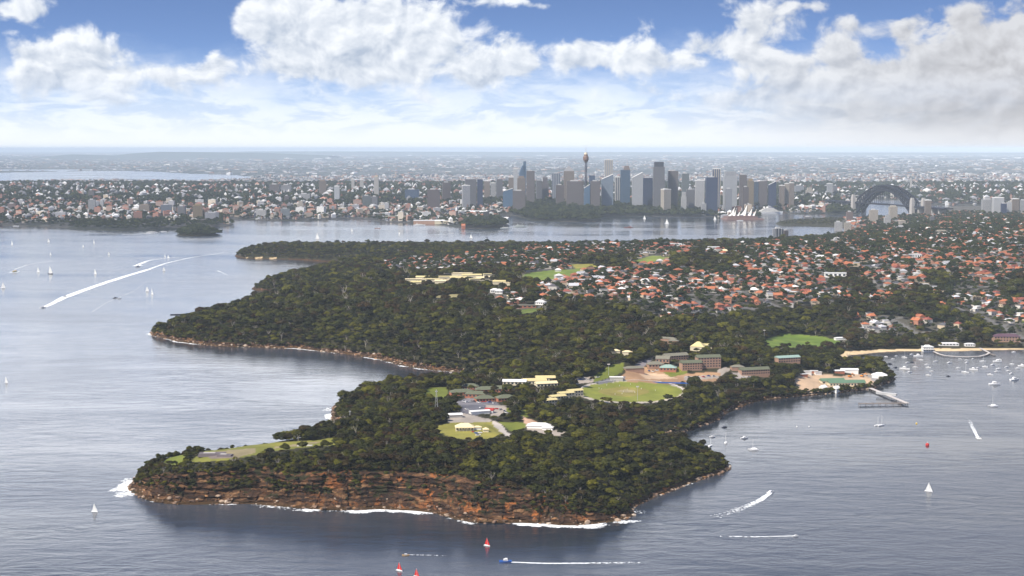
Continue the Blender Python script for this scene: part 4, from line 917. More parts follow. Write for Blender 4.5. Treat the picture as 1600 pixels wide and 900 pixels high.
# individual trees: those that show largest
fr_i = np.argsort(T[:, 1] / T[:, 3] ** .9 + np.where((T[:, 5] < 0) | (T[:, 5] > 1600), 1e6, 0))[:292]
def tree_zone(px, y):
    z_ = 'on the cliff brink' if y < 1330 else 'behind the cliff edge' if y < 1400 else 'well behind the cliff' if y < 1500 else 'near the clearings'
    s_ = 'near left tip' if px < 330 else 'below grass strip' if px < 530 else 'left of orange wall' if px < 640 else 'above orange wall' if px < 800 else 'right of white splash' if px < 960 else 'over low right shore'
    return z_ + ' ' + s_
trunkme = MB().cyl(0, 0, -.12, .45, .035, .018, 6).build('trunk_mesh', trunkM); tme = trunkme.data; bpy.data.objects.remove(trunkme)
tl = []
first = {}
for n_, i in enumerate(fr_i):
    k = n_ % 6
    r = bpy.data.objects.new('tree', None); col.objects.link(r)
    c = link(bpy.data.objects.new('crown', crownsB[k]), r); t_ = link(bpy.data.objects.new('trunk', tme), r)
    x, y, z, s = T[i, :4]; s *= 1.05
    r.location = (x, y, z - .1); r.rotation_euler = (0, 0, rng.uniform(0, 6.28)); r.scale = (s, s, s * rng.uniform(.8, 1.2))
    tag(r, None, 'tree', 'bush trees on the near headland')
    tl.append((r, ('large ' if s > 9 else 'small ') + 'tree ' + tree_zone(T[i, 5], y), T[i, 5]))
label_all(tl)
mask = np.ones(len(T), bool); mask[fr_i] = False
def woodland(name, pts, meshes, label, trunk=True):
    pc = bpy.data.collections.new(name + '_kinds')
    for k, me in enumerate(meshes):
        b_ = bpy.data.objects.new('crown_kind_%02d' % k, me); pc.objects.link(b_)
    me = bpy.data.meshes.new(name); n = len(pts); me.vertices.add(n); me.vertices.foreach_set('co', np.ascontiguousarray(pts[:, :3] - [0, 0, .1], np.float32).ravel())
    at = me.attributes.new('s', 'FLOAT_VECTOR', 'POINT'); sc = pts[:, 3:4] * np.stack([rng.uniform(.9, 1.15, n), rng.uniform(.9, 1.15, n), rng.uniform(.75, 1.25, n)], 1); at.data.foreach_set('vector', sc.astype(np.float32).ravel())
    ar = me.attributes.new('r', 'FLOAT', 'POINT'); ar.data.foreach_set('value', rng.uniform(0, 6.28, n).astype(np.float32))
    ak = me.attributes.new('k', 'INT', 'POINT'); ak.data.foreach_set('value', np.where((rng.random(n) < .03) & (len(meshes) > 6), 6, rng.integers(0, min(6, len(meshes)), n)).astype(np.int32)); me.update()
    o = link(bpy.data.objects.new(name, me))
    g = bpy.data.node_groups.new(name, 'GeometryNodeTree'); g.interface.new_socket('Geometry', in_out='INPUT', socket_type='NodeSocketGeometry'); g.interface.new_socket('Geometry', in_out='OUTPUT', socket_type='NodeSocketGeometry')
    N = g.nodes; Lk = g.links; gi = N.new('NodeGroupInput'); go = N.new('NodeGroupOutput'); iop = N.new('GeometryNodeInstanceOnPoints'); cinf = N.new('GeometryNodeCollectionInfo')
    cinf.inputs['Collection'].default_value = pc; cinf.inputs['Separate Children'].default_value = True; cinf.inputs['Reset Children'].default_value = True
    def na(nm, dt):
        a_ = N.new('GeometryNodeInputNamedAttribute'); a_.data_type = dt; a_.inputs[0].default_value = nm; return a_.outputs[0]
    cx = N.new('ShaderNodeCombineXYZ'); Lk.new(na('r', 'FLOAT'), cx.inputs[2])
    Lk.new(gi.outputs[0], iop.inputs['Points']); Lk.new(cinf.outputs[0], iop.inputs['Instance']); iop.inputs['Pick Instance'].default_value = True
    Lk.new(na('k', 'INT'), iop.inputs['Instance Index']); Lk.new(cx.outputs[0], iop.inputs['Rotation']); Lk.new(na('s', 'FLOAT_VECTOR'), iop.inputs['Scale']); Lk.new(iop.outputs[0], go.inputs[0])
    md = o.modifiers.new('scatter', 'NODES'); md.node_group = g
    tag(o, label, 'bush', kind='stuff'); return o
Tm = T[mask]
woodland('bushland', Tm[Tm[:, 4] == 0], crownsB + [bare_tree(5)], 'dense eucalypt bush covering the headlands')
woodland('suburban_trees', np.concatenate([Tm[Tm[:, 4] > 0]]), crownsT, 'trees between the houses of the near suburb')
woodland('far_shore_trees', np.concatenate([T2, T3, TI]), crownsT, 'trees of the parks and streets across the harbour')

# ------------------------------------------------------------ city towers: (x0, x1, top y, distance, body colour, window colour, kind, yaw, label)
C = dict(gr=(.34,.33,.34), br=(.26,.19,.16), be=(.52,.41,.31), cr=(.66,.58,.47), wh=(.72,.71,.69), dk=(.055,.06,.08), nv=(.025,.04,.10), bl=(.07,.15,.25), tb=(.32,.26,.23), pk=(.44,.30,.24), gn=(.30,.34,.32), go=(.58,.44,.24), lg=(.55,.55,.55))
G = dict(d=(.04,.05,.07), b=(.08,.14,.22), n=(.03,.05,.10), l=(.22,.24,.27))
TW = [(725,746,280,7300,'gr','d','slab',4,'grey slab office tower on the left, joined to a navy one'),(745,755,280,7250,'nv','n','slab',4,'navy glass tower joined to the right of a grey slab'),
(690,705,285,7600,'br','d','slab',8,'dark brown tower standing behind the left end of the city'),(667,688,296,7000,'br','d','slab',0,'broad dark brown tower nearest the left end of the city'),(632,656,296,7800,'nv','b','slab',0,'low wide dark blue block left of the brown towers'),
(721,735,290,7150,'lg','n','slab',10,'pale sided tower with dark front before the grey slab'),(584,592,274,8000,'cr','l','crown',0,'tall slim cream tower far left of the city, white top'),(497,511,281,8200,'be','d','crown',6,'brown and cream apartment tower standing alone at left'),
(522,531,291,7600,'wh','b','slab',0,'slim white and blue apartment tower'),(549,554,280,9300,'cr','l','slab',0,'left of two thin cream towers far behind the shore'),(562,568,281,9300,'cr','l','slab',0,'right of two thin cream towers far behind the shore'),
(565,581,306,7300,'gn','d','slab',8,'grey green apartment slab above the left shore'),(580,591,307,7200,'gr','d','slab',-8,'grey apartment block touching the grey green slab'),(466,486,303,7700,'lg','d','slab',0,'pale grey office block above the left shore'),
(421,438,288,8600,'tb','d','slab',0,'left of two long brownish slabs behind the left shore'),(439,456,289,8600,'tb','l','slab',0,'right of two long brownish slabs behind the left shore'),(400,417,328,6350,'wh','d','slab',0,'white apartment block with balconies at the water edge'),
(437,454,326,6450,'gn','l','slab',10,'grey green apartment block at the water edge'),(464,475,314,6900,'cr','d','stack',0,'stepped cream apartment block on the left shore'),(444,452,306,7500,'br','d','slab',0,'small dark red brick tower on the left shore'),
(137,150,312,6700,'lg','d','slab',8,'grey apartment tower on the far left hill'),(138,147,297,7600,'tb','d','slab',0,'thin brown tower behind the grey one on the far left hill'),(155,166,330,6300,'cr','d','slab',8,'cream apartment tower close to the left shore'),(156,162,313,7000,'wh','l','slab',0,'slim white tower behind the cream shore tower'),
(217,237,319,6600,'be','d','crown',-6,'wide beige apartment block with a small raised top'),(250,270,320,6400,'gr','b','slab',8,'grey striped apartment tower above the island'),(277,291,322,6350,'gr','d','slab',-6,'grey apartment tower between a striped and a golden one'),
(300,318,319,6080,'go','d','crown',8,'golden brown apartment tower at the shore near the island'),(289,326,344,6020,'tb','d','slab',6,'broad low apartment block at the foot of the golden brown tower'),(110,118,325,6600,'cr','d','slab',0,'small cream apartment tower on the far left hill'),
(112,128,341,6100,'pk','d','slab',5,'pinkish apartment block close to the far left shore'),(168,183,336,6150,'lg','d','slab',0,'light apartment block low on the far left shore'),(185,203,339,6120,'be','d','slab',0,'beige apartment block low on the far left shore'),(128,150,346,6060,'cr','d','slab',0,'flat cream block at the waterline on the far left'),
(128,131,297,7900,'cr','d','slab',0,'small pale chimney like tower on the far left hill'),(12,26,318,6900,'pk','d','slab',0,'pink brick block near the left picture edge'),(258,262,297,8200,'wh','l','slab',0,'thin white spire like tower behind the left shore'),
(802,809,264,8300,'wh','b','slab',0,'slim pale glass tower left of a curved blue one'),(810,823,252,8200,'bl','b','fin',6,'curved blue glass tower rising to a fin at the right'),(794,803,277,7900,'be','d','slab',0,'small beige tower left of the orange one'),(807,822,275,7700,'be','d','crown',5,'orange beige office tower before the blue fin tower'),
(822,836,267,7500,'tb','d','slab',0,'plain grey brown tower, tallest at the left side of the city'),(775,786,280,7900,'gr','d','slab',6,'grey tower left of the city core'),(756,766,283,7800,'be','d','slab',0,'pinkish beige tower beside the navy slab'),(766,775,286,8000,'lg','d','slab',0,'pale tower between a beige and a grey one'),
(785,802,294,7100,'bl','b','wedge',0,'low blue glass hall with sloping white roof'),(800,822,298,6950,'tb','d','slab',0,'brownish block left of the park edge'),(837,847,282,7650,'gr','d','slab',6,'grey tower right of the plain grey brown tower'),(845,858,277,7700,'tb','n','stack',0,'brown stepped tower with dark side'),
(862,876,271,7800,'nv','l','stripe',0,'dark blue tower with pale vertical stripes'),(868,882,289,7400,'br','d','slab',0,'low brown block under the blue striped tower'),(880,898,259,7700,'be','d','dome',0,'beige tower with pyramid crown and mast'),(884,913,283,7200,'tb','d','slab',0,'broad brown grey office slab left of the needle tower'),
(912,922,288,7100,'bl','b','wedge',0,'small blue glass tower with slanted top by the needle tower'),(920,930,274,7700,'nv','b','slab',0,'dark blue tower behind the brown one right of the needle tower'),(922,938,283,7100,'tb','d','slab',0,'grey brown ribbed tower right of the needle tower'),
(944,958,250,7700,'cr','l','stripe',0,'tall cream tower with two pale vertical stripes'),(939,959,272,7150,'bl','l','wedge',0,'blue and white banded tower sloping up to the right'),(960,970,277,7500,'wh','d','stripe',0,'white striped tower between the banded and the spired one'),
(969,985,259,7450,'bl','d','spire',0,'blue and brown tower with stepped top and thin spire'),(987,1005,269,7200,'lg','l','wedge',0,'white ribbed tower with slanting white roof'),(1004,1020,278,7300,'nv','n','slab',0,'dark navy block left of the tallest dark tower'),
(1020,1039,253,7150,'gr','d','cap',0,'tallest dark grey tower with narrower dark cap'),(1033,1048,296,6900,'cr','d','slab',22,'cream hotel block in front of the dark grey tower'),(1043,1060,267,7200,'tb','d','slab',0,'brown ribbed tower right of the tallest dark tower'),
(1065,1077,271,7900,'gn','d','slab',0,'greenish grey tower standing clear behind the shore blocks'),(1064,1073,300,6950,'wh','d','stack',0,'white stepped block with dark top window'),(1072,1086,296,7000,'gr','d','slab',0,'grey block right of the white stepped one'),
(1086,1101,282,7100,'wh','n','slab',0,'white tower with dark blue top panel'),(1102,1122,277,6850,'nv','n','slab',0,'big dark navy glass tower near the shore'),(1113,1126,264,7300,'cr','n','stripe',0,'pale tower with dark side behind the navy glass tower'),
(1130,1152,268,7050,'lg','l','cap',0,'broad pale grey tower behind the white sails'),(1133,1144,295,6850,'gr','l','slab',0,'smaller grey tower in front of the broad pale one'),(1155,1167,273,7300,'tb','d','slab',0,'grey brown tower right of the broad pale one'),(1160,1170,292,6950,'br','d','slab',0,'reddish brown tower in front of the grey brown one'),
(1168,1178,279,7200,'go','d','crown',0,'golden beige tower with bright rim'),(1177,1185,284,7400,'dk','b','slab',0,'dark narrow tower right of the golden one'),(1184,1199,283,7050,'tb','d','slab',0,'grey brown tower with a dark square near its top'),(1200,1213,283,7100,'nv','n','wedge',0,'navy tower with stepped slanting top'),
(1217,1226,290,7400,'be','d','slab',0,'left of three beige apartment slabs'),(1226,1233,287,7450,'cr','d','slab',0,'middle of three beige apartment slabs'),(1233,1241,286,7400,'be','d','slab',0,'right of three beige apartment slabs'),(1095,1104,318,6800,'lg','d','slab',0,'low pale block on the edge of the gardens'),
(1292,1301,287,9000,'lg','d','slab',0,'lone grey tower far behind left of the arch bridge'),(1302,1308,290,9200,'gr','d','slab',0,'dim grey tower beside the lone grey tower'),(1259,1270,293,8800,'cr','d','stack',0,'stepped cream block far behind left of the arch bridge'),(1241,1256,290,9000,'gr','l','slab',0,'faint grey slab behind the beige apartment slabs'),
(1445,1455,313,6300,'be','d','slab',0,'beige tower just right of the right bridge pylon'),(1389,1402,321,6000,'cr','d','crown',0,'stepped beige block seen under the arch'),(1381,1392,336,5600,'wh','d','stack',0,'white apartment block below the arch'),
(1404,1415,344,5300,'cr','d','crown',0,'cream block with round top below the arch'),(1400,1416,357,4700,'lg','d','stripe',0,'white apartment slab with dark vertical stripes on the hill'),(1534,1550,310,6400,'lg','d','crown',0,'left of two tall pale towers on the right'),(1551,1568,309,6350,'wh','l','slab',0,'right of two tall pale towers on the right'),
(1564,1573,318,6300,'nv','n','slab',0,'short dark blue block among the pale right towers'),(1573,1581,316,6400,'wh','l','slab',0,'small white block beside the short dark blue one'),(1581,1592,311,6500,'be','d','slab',0,'beige tower near the right picture edge'),(1592,1606,313,6500,'lg','d','slab',0,'pale tower at the right picture edge'),
(1536,1546,343,5300,'cr','d','slab',0,'cream block on the right slope below the pale towers'),(1453,1460,337,5500,'gr','d','spire',0,'grey church like tower with pointed top on the slope'),(1299,1312,380,3700,'cr','d','slab',14,'cream eight storey block rising alone from orange roofs'),(1460,1481,367,4200,'cr','d','stack',0,'wide cream block with stepped roof on the slope'),
(1207,1224,357,4550,'lg','d','stripe',16,'pale apartment tower on the crest beside the bay'),(1224,1232,360,4540,'br','d','slab',16,'brick apartment block joined to the pale tower on the crest'),(1358,1372,328,5900,'cr','d','slab',0,'low cream block under the left half of the arch'),(1576,1600,389,3800,'be','d','crown',0,'beige domed hall on the far right slope'),
(1322,1333,331,6050,'pk','d','slab',0,'brick block before the left bridge pylon'),(1304,1316,347,5600,'wh','d','slab',0,'white waterside block below the left bridge pylon'),(1319,1330,348,5580,'cr','d','slab',0,'cream waterside block below the left bridge pylon'),(1256,1268,346,6350,'gr','d','slab',0,'grey flats at the end of the dark wooded point')]
ROOFM = flat('flat_roof', (.42, .42, .42), .8, .15, .1)
def zat(y, D):                                            # height of a point seen at pixel row y, distance D
    k = (F * cp + (450 - y) * sp); return CAMZ + (-F * sp + (450 - y) * cp) * D / k
def xat(px, D, y=300):
    k = (F * cp + (450 - y) * sp); return (px - 800) * D / k
C = {k: tuple(c * (.36 if k not in ('wh', 'cr', 'lg', 'nv', 'bl') else .56) for c in v) for k, v in C.items()}
def tower(x0, x1, yt, D, bc, gc, kind, yaw, label):
    for _ in range(30):
        X = xat((x0 + x1) / 2, D, yt); q = np.array([X]), np.array([float(D)])
        if D < 5950 or (inpoly(*q, south_w)[0] and seg_dist(*q, south_w)[0][0] > 32) or inpoly(*q, north_w)[0]: break
        D += 30
    W = (x1 - x0) * D / F; X = xat((x0 + x1) / 2, D, yt); z1 = zat(yt, D); z0 = max(0.5, float(height(X, D)[0])); Hh = max(12, z1 - z0)
    r = empty('office_tower' if Hh > 95 else 'apartment_tower', (X, D, z0), R(yaw)); dp = W * (.75 if Hh > 60 else .55); W *= .90 if not yaw else .82
    fw = 9 if kind == 'stripe' else 3.2 if W < 40 else 4.5
    m = facade('facade_%s_%s_%s' % (bc, gc, 'v' if kind == 'stripe' else 'h' if gc == 'l' else 'g'), C[bc], G[gc], 3.7, fw, 1.0 if kind == 'stripe' else .5, 1.0 if gc == 'l' and kind != 'stripe' else .62)
    a, b = W / 2, dp / 2; bm = MB()
    if kind in ('slab', 'stripe'): bm.box(-a, a, -b, b, -6, Hh)
    elif kind in ('crown', 'dome', 'cap', 'spire'): bm.box(-a, a, -b, b, -6, Hh * (.93 if kind == 'crown' else .86 if kind == 'dome' else .9))
    elif kind == 'stack': bm.box(-a, a, -b, b, -6, Hh * .78).box(-a * .6, a * .7, -b * .7, b * .7, Hh * .781, Hh)
    elif kind == 'wedge': bm.add([(-a, -b, -6), (a, -b, -6), (a, b, -6), (-a, b, -6), (-a, -b, Hh * .86), (a, -b, Hh), (a, b, Hh), (-a, b, Hh * .86)], [(0, 3, 2, 1), (0, 1, 5, 4), (1, 2, 6, 5), (2, 3, 7, 6), (3, 0, 4, 7)])
    elif kind == 'fin':
        n = 10; pr = [(-a + 2 * a * .62 * i / n, Hh * (.70 + .20 * math.sin(i / n * math.pi / 2))) for i in range(n + 1)]
        for (xa, za), (xb, zb) in zip(pr, pr[1:]): bm.add([(xa, -b, -6), (xb, -b, -6), (xb, b, -6), (xa, b, -6), (xa, -b, za), (xb, -b, zb), (xb, b, zb), (xa, b, za)], [(0, 1, 5, 4), (2, 3, 7, 6), (4, 5, 6, 7), (3, 0, 4, 7)])
        bm.box(a * .245, a, -b * .8, b * .8, -6, Hh)
    bm.build('facade', m, r)
    rm = ROOFM
    if kind in ('slab', 'stripe'):
        MB().box(-a * .55, a * .35, -b * .5, b * .5, Hh + .02, Hh + 4.5).build('plant_room', rm, r)
        if bc in ('cr', 'lg', 'wh', 'be') and Hh > 60: MB().box(-a - .5, a + .5, -b - .5, b + .5, Hh + .01, Hh + 2).build('parapet', white, r)
    elif kind == 'crown': MB().box(-a * .65, a * .65, -b * .7, b * .7, Hh * .931, Hh).build('penthouse', flat('crown_' + bc, tuple(min(.8, c * 1.15) for c in C[bc]), .6, .1, .1), r)
    elif kind == 'dome':
        MB().taper(-a, a, -b, b, Hh * .861, Hh * .9, .8).taper(-a * .75, a * .75, -b * .75, b * .75, Hh * .901, Hh * .985, .25).build('pyramid_roof', flat('slate_roof', (.2, .2, .21), .7), r)
        MB().cyl(0, 0, Hh * .98, Hh + 55, .9, .4, 6).build('mast', steel, r)
    elif kind == 'cap': MB().box(-a * .84, a * .84, -b * .84, b * .84, Hh * .901, Hh).build('cap', facade('cap_' + bc, tuple(c * (.3 if bc == 'gr' else 1) for c in C[bc]), G['n'], 3.7, 6, .5, .6), r)
    elif kind == 'spire':
        MB().taper(-a * .4, a, -b, b, Hh * .901, Hh * 1.0, .6).build('stepped_top', flat('top_' + bc, C['tb'], .6, .1, .1), r)
        MB().cyl(a * .45, 0, Hh * .99, Hh + (34 if Hh > 100 else 14), 1.6, .3, 6).build('spire', steel, r)
    elif kind == 'wedge': MB().add([(-a, -b, Hh * .86 + .4), (a, -b, Hh + .4), (a, b, Hh + .4), (-a, b, Hh * .86 + .4), (-a, -b, Hh * .86 - 2), (a, -b, Hh - 2), (a, b, Hh - 2), (-a, b, Hh * .86 - 2)], [(0, 1, 2, 3), (4, 7, 6, 5), (0, 4, 5, 1), (1, 5, 6, 2), (2, 6, 7, 3), (3, 7, 4, 0)]).build('roof', white if bc != 'nv' else ROOFM, r)
    tag(r, label, 'tower' if Hh > 60 else 'building'); return r
for t_ in TW: tower(*t_)
# needle tower with turret
D = 7350; X = xat(915.5, D, 240); z0 = 24
r = empty('observation_tower', (X, D, z0)); Hh = zat(237, D) - z0; brz = flat('bronze_turret', (.17, .10, .07), .5, .15, .2); sh_ = flat('dark_shaft', (.07, .07, .09), .6)
MB().cyl(0, 0, -4, Hh * .82, 4.6, 4.0, 12).build('shaft', sh_, r); MB().lathe([(4, Hh * .80), (11, Hh * .835), (13.5, Hh * .86), (13.5, Hh * .90), (11, Hh * .92), (9.5, Hh * .925), (9.5, Hh * .95)], 20).build('turret', brz, r)
MB().cyl(0, 0, Hh * .951, Hh * .985, 8.5, 6.5, 16).build('turret_top', cream, r); MB().cyl(0, 0, Hh * .985, Hh + 30, 1.2, .4, 8).build('spire', steel, r)
for q in range(8):
    a_ = q * math.pi / 4
    MB().bar((14 * math.cos(a_), 14 * math.sin(a_), 0), (4.6 * math.cos(a_ + .8), 4.6 * math.sin(a_ + .8), Hh * .42), .5).bar((4.6 * math.cos(a_ + .8), 4.6 * math.sin(a_ + .8), Hh * .42), (10.6 * math.cos(a_ + 1.6), 10.6 * math.sin(a_ + 1.6), Hh * .835), .5).build('stay_cable', sh_, r)
tag(r, 'very tall slender needle tower with bronze turret high above the city', 'observation tower')

# generic city blocks: mid-rise as things near the shore, the rest of the city as one mass
bpal = [('cream', (.62,.54,.43)), ('white', (.70,.69,.67)), ('brick', (.33,.17,.12)), ('grey', (.36,.36,.38)), ('pinkish', (.46,.31,.24)), ('beige', (.52,.42,.31))]
cands = []
rs = random.Random(11); tries = 0
TWb = [(t_[0], t_[1], t_[3]) for t_ in TW]
while len(cands) < 190 and tries < 9000:
    tries += 1
    px = rs.uniform(2, 1290) if rs.random() < .8 else rs.uniform(2, 760); D = rs.uniform(6050, 7500); X = xat(px, D, 335)
    if not inpoly(np.array([X]), np.array([D]), south_w)[0]: continue
    d = seg_dist(np.array([X]), np.array([D]), south_w)[0][0]
    if d < 45: continue
    py = float(project(X, D, 0)[1])
    if in_any(np.array([px]), np.array([py]), PARKS)[0] or in_any(np.array([X]), np.array([D + 45.]), [south_w])[0] == False: continue
    if 785 < px < 1110 and D < 6900: continue
    if any(abs(X - c[0]) < 42 and abs(D - c[1]) < 70 for c in cands): continue
    if any(abs(px - (a_ + b_) / 2) < (b_ - a_) / 2 + 4 and abs(D - dd) < 60 for a_, b_, dd in TWb): continue
    cands.append((X, D, px))
lb_ = []
for (X, D, px) in cands:
    k = rs.randrange(6); Wd = rs.uniform(18, 42); dp = rs.uniform(14, 24); Hh = rs.choice([11, 14, 17, 22, 28, 36]) if px < 760 or px > 1180 else rs.choice([18, 26, 36, 48])
    z0 = float(height(X, D)[0]); r = empty('apartment_building', (X, D, z0), R(rs.uniform(-25, 25)))
    m = facade('flats_' + bpal[k][0], bpal[k][1], G['d'], 3.1, 3.6, .45, .5)
    MB().box(-Wd / 2, Wd / 2, -dp / 2, dp / 2, -5, Hh).build('wall', m, r); MB().box(-Wd / 2 - .3, Wd / 2 + .3, -dp / 2 - .3, dp / 2 + .3, Hh + .01, Hh + .9).box(-Wd * .15, Wd * .2, -dp * .2, dp * .2, Hh + .91, Hh + 3.5).build('roof', flat('roof_' + ('tile' if k in (2, 4) else 'pale'), (.36, .15, .09) if k in (2, 4) else (.5, .5, .5), .8, .2, .2), r)
    tag(r, 'x', 'apartment building', 'apartment blocks across the harbour')
    zn = 'on far left shore' if px < 180 else 'behind small island shore' if px < 350 else 'left of the stepped cream block' if px < 470 else 'near slim white-blue tower' if px < 560 else 'above the dockyard' if px < 690 else 'left of the city core' if px < 790 else 'between core towers' if px < 1130 else 'right of the white sails'
    lb_.append((r, ('tall ' if Hh > 25 else 'low ') + bpal[k][0] + ' apartment block ' + zn, px))
label_all(lb_)
# far fabric
def blocks(lo, hi, n, smin, smax, hmin, hmax, pal, wts, xr=.40, dark=0):
    a = rng.uniform(-1, 1, n * 2) ; D = np.sqrt(rng.uniform(lo ** 2, hi ** 2, n * 2)); a = a * D * xr
    m = inpoly(a, D, south_w)
    for b_ in (bay_w, bay2_w, harb2_w): m &= ~inpoly(a, D, b_)
    px, py = project(a, D, 0); m &= ~in_any(px, py, PARKS)
    m &= (fbm(a, D, 260, 71, 3) > -.25) | (rng.random(len(a)) < .25)
    a, D = a[m][:n], D[m][:n]; n = len(a)
    if lo < 7500:
        d, _ = seg_dist(a, D, south_w); k = d > 16; a, D = a[k], D[k]; n = len(a)
    s = smin + (smax - smin) * rng.random(n) ** 2.2; hgt = hmin + (hmax - hmin) * rng.random(n) ** 4
    hgt = np.where((D > 11000) & (D < 15500) & (a / D < -.13), np.minimum(hgt, 6), hgt)
    scl = np.stack([s * rng.uniform(.6, 1.5, n), s * rng.uniform(.5, 1.0, n), hgt], 1)
    return a, D, scl, rng.choice(len(pal), n, p=wts)
boxV = np.array([(-.5,-.5,-.3),(.5,-.5,-.3),(.5,.5,-.3),(-.5,.5,-.3),(-.5,-.5,1),(.5,-.5,1),(.5,.5,1),(-.5,.5,1),(0,0,1.0)]); boxV[8, 2] = 1.35
boxF = np.array([(0,1,5),(0,5,4),(1,2,6),(1,6,5),(2,3,7),(2,7,6),(3,0,4),(3,4,7),(4,5,8),(5,6,8),(6,7,8),(7,4,8)])
PALF = [((.60,.57,.52),(.62,.62,.62)), ((.50,.43,.36),(.34,.17,.12)), ((.30,.19,.15),(.26,.13,.10)), ((.34,.34,.36),(.30,.30,.32)), ((.66,.66,.66),(.70,.70,.70)), ((.10,.11,.14),(.2,.2,.2))]
VV, FF, CC, off = [], [], [], 0
for (lo, hi, n, s0, s1, h0, h1, w_) in [(6000, 7600, 5000, 9, 28, 6, 24, [.24,.20,.24,.18,.08,.06]), (7600, 10500, 12500, 10, 34, 6, 34, [.24,.16,.18,.24,.10,.08]), (10500, 16000, 7000, 10, 42, 5, 20, [.18,.14,.18,.34,.10,.06]), (16000, 34000, 4200, 18, 90, 6, 16, [.14,.1,.14,.54,.08,0]), (34000, 70000, 1500, 60, 260, 8, 22, [.2,.1,.1,.4,.2,0])]:
    a, D, scl, pk = blocks(lo, hi, n, s0, s1, h0, h1, PALF, w_)
    V, Fq = scatter_template(boxV, boxF, np.stack([a, D, height(a, D)], 1), scl, rng.normal(.3, .35, len(a)))
    wc = np.array([p[0] for p in PALF])[pk]; rc = np.array([p[1] for p in PALF])[pk]; tm = np.array([0] * 8 + [1] * 4)
    c = np.where(tm[None, :, None] == 0, wc[:, None], rc[:, None]) * rng.uniform(.45, 1.15, (len(a), 1, 1))
    VV.append(V); FF.append(Fq + off); CC.append(c.reshape(-1, 3)); off += len(V)
tag(mesh_np('city_sprawl', np.concatenate(VV), [np.concatenate(FF)], [houseM], np.minimum(np.concatenate(CC), .8)), 'buildings of the city and suburbs spreading to the horizon', 'buildings', kind='stuff')

# long dockyard sheds, piers, cranes
def gbox(name, px, py, L, W, Hh, rz, m, rf, label, cat, kind='gable', rh=4):
    x, y = ground(px, py, 2); z = max(1.5, float(height(x, y)[0])); r = empty(name, (float(x), float(y), z), R(rz))
    MB().box(-L / 2, L / 2, -W / 2, W / 2, -4, Hh).build('wall', m, r)
    (MB().hip(-L / 2, L / 2, -W / 2, W / 2, Hh + .01, rh, 0, .5, 0) if kind == 'gable' else MB().box(-L / 2 - .5, L / 2 + .5, -W / 2 - .5, W / 2 + .5, Hh + .01, Hh + 1)).build('roof', rf, r)
    tag(r, label, cat); return r
gbox('dock_shed', 634, 345, 170, 24, 13, 2, brick, greyG, 'long brick dock shed on the left of the dockyard', 'shed')
gbox('dock_shed', 668, 349.5, 110, 22, 12, -2, pbrick, ROOFM, 'brick dock shed continuing right of the longest one', 'shed')
gbox('dock_shed', 697, 350, 90, 26, 10, 4, cream, paleR, 'pale dock shed with red roof strip beside the islet', 'shed')
gbox('dock_shed', 738, 338, 170, 30, 12, -10, white, paleR, 'long pale blue-white wharf roof behind the islet', 'wharf')
gbox('dock_shed', 773, 345, 120, 26, 9, -16, white, white, 'bright white finger wharf right of the crane', 'wharf')
gbox('harbour_house', 724, 356.5, 14, 12, 10, 6, brick, hr_m[0], 'small red brick house on the point before the wooded islet', 'house', 'gable', 7)
gbox('quay_building', 1108, 330, 170, 30, 14, 3, tanR, paleR, 'long low pale building at the edge of the gardens', 'building', 'flat')
gbox('quay_building', 1268, 331.5, 110, 28, 16, 0, brick, paleR, 'brick wharf terrace left of the arch bridge', 'wharf')
gbox('quay_building', 1212, 325, 180, 30, 14, -4, cream, tanR, 'long pale terminal roof behind the white liner', 'terminal')
gbox('art_gallery', 885, 322, 80, 30, 12, 0, tanR, paleR, 'pale sandstone gallery above the park trees', 'gallery', 'flat'); gbox('stone_hall', 978, 324, 60, 24, 10, 0, white, white, 'white hipped conservatory above the gardens', 'hall', 'gable', 7)
def crane(px, py, Hh, jib, rz, label, w=3, m=darkM, name='crane'):
    x, y = ground(px, py, 2); r = empty(name, (float(x), float(y), 1.5), R(rz)); mb = MB()
    for sx in (-1, 1):
        for sy in (-1, 1): mb.bar((sx * w * 1.6, sy * w * 1.6, -2), (sx * w, sy * w, Hh), w * .4)
    for q in range(4): mb.bar((-w * 1.5, -w * 1.5, q * Hh / 4), (w * 1.3, -w * 1.3, (q + 1) * Hh / 4), w * .25).bar((w * 1.5, -w * 1.5, q * Hh / 4), (-w * 1.3, -w * 1.3, (q + 1) * Hh / 4), w * .25)
    mb.build('tower', m, r); MB().box(-w * 2, w * 2, -w * 1.5, w * 1.5, Hh + .01, Hh + w * 2).build('machine_house', m, r); MB().bar((-jib * .5, 0, Hh + w), (jib, 0, Hh + w * 3), w * .9).build('jib', m, r); tag(r, label, 'crane'); return r
crane(760, 352, 42, 30, 0, 'massive dark hammerhead crane above the wooded islet', 6)
crane(777, 350, 22, 14, 30, 'small dark jib crane right of the hammerhead crane', 2.2)
crane(742, 349, 24, 14, -20, 'slim crane left of the hammerhead crane', 2)
crane(1266, 314, 48, 26, 10, 'distant slender tower crane left of the arch bridge', 1.6, steel)

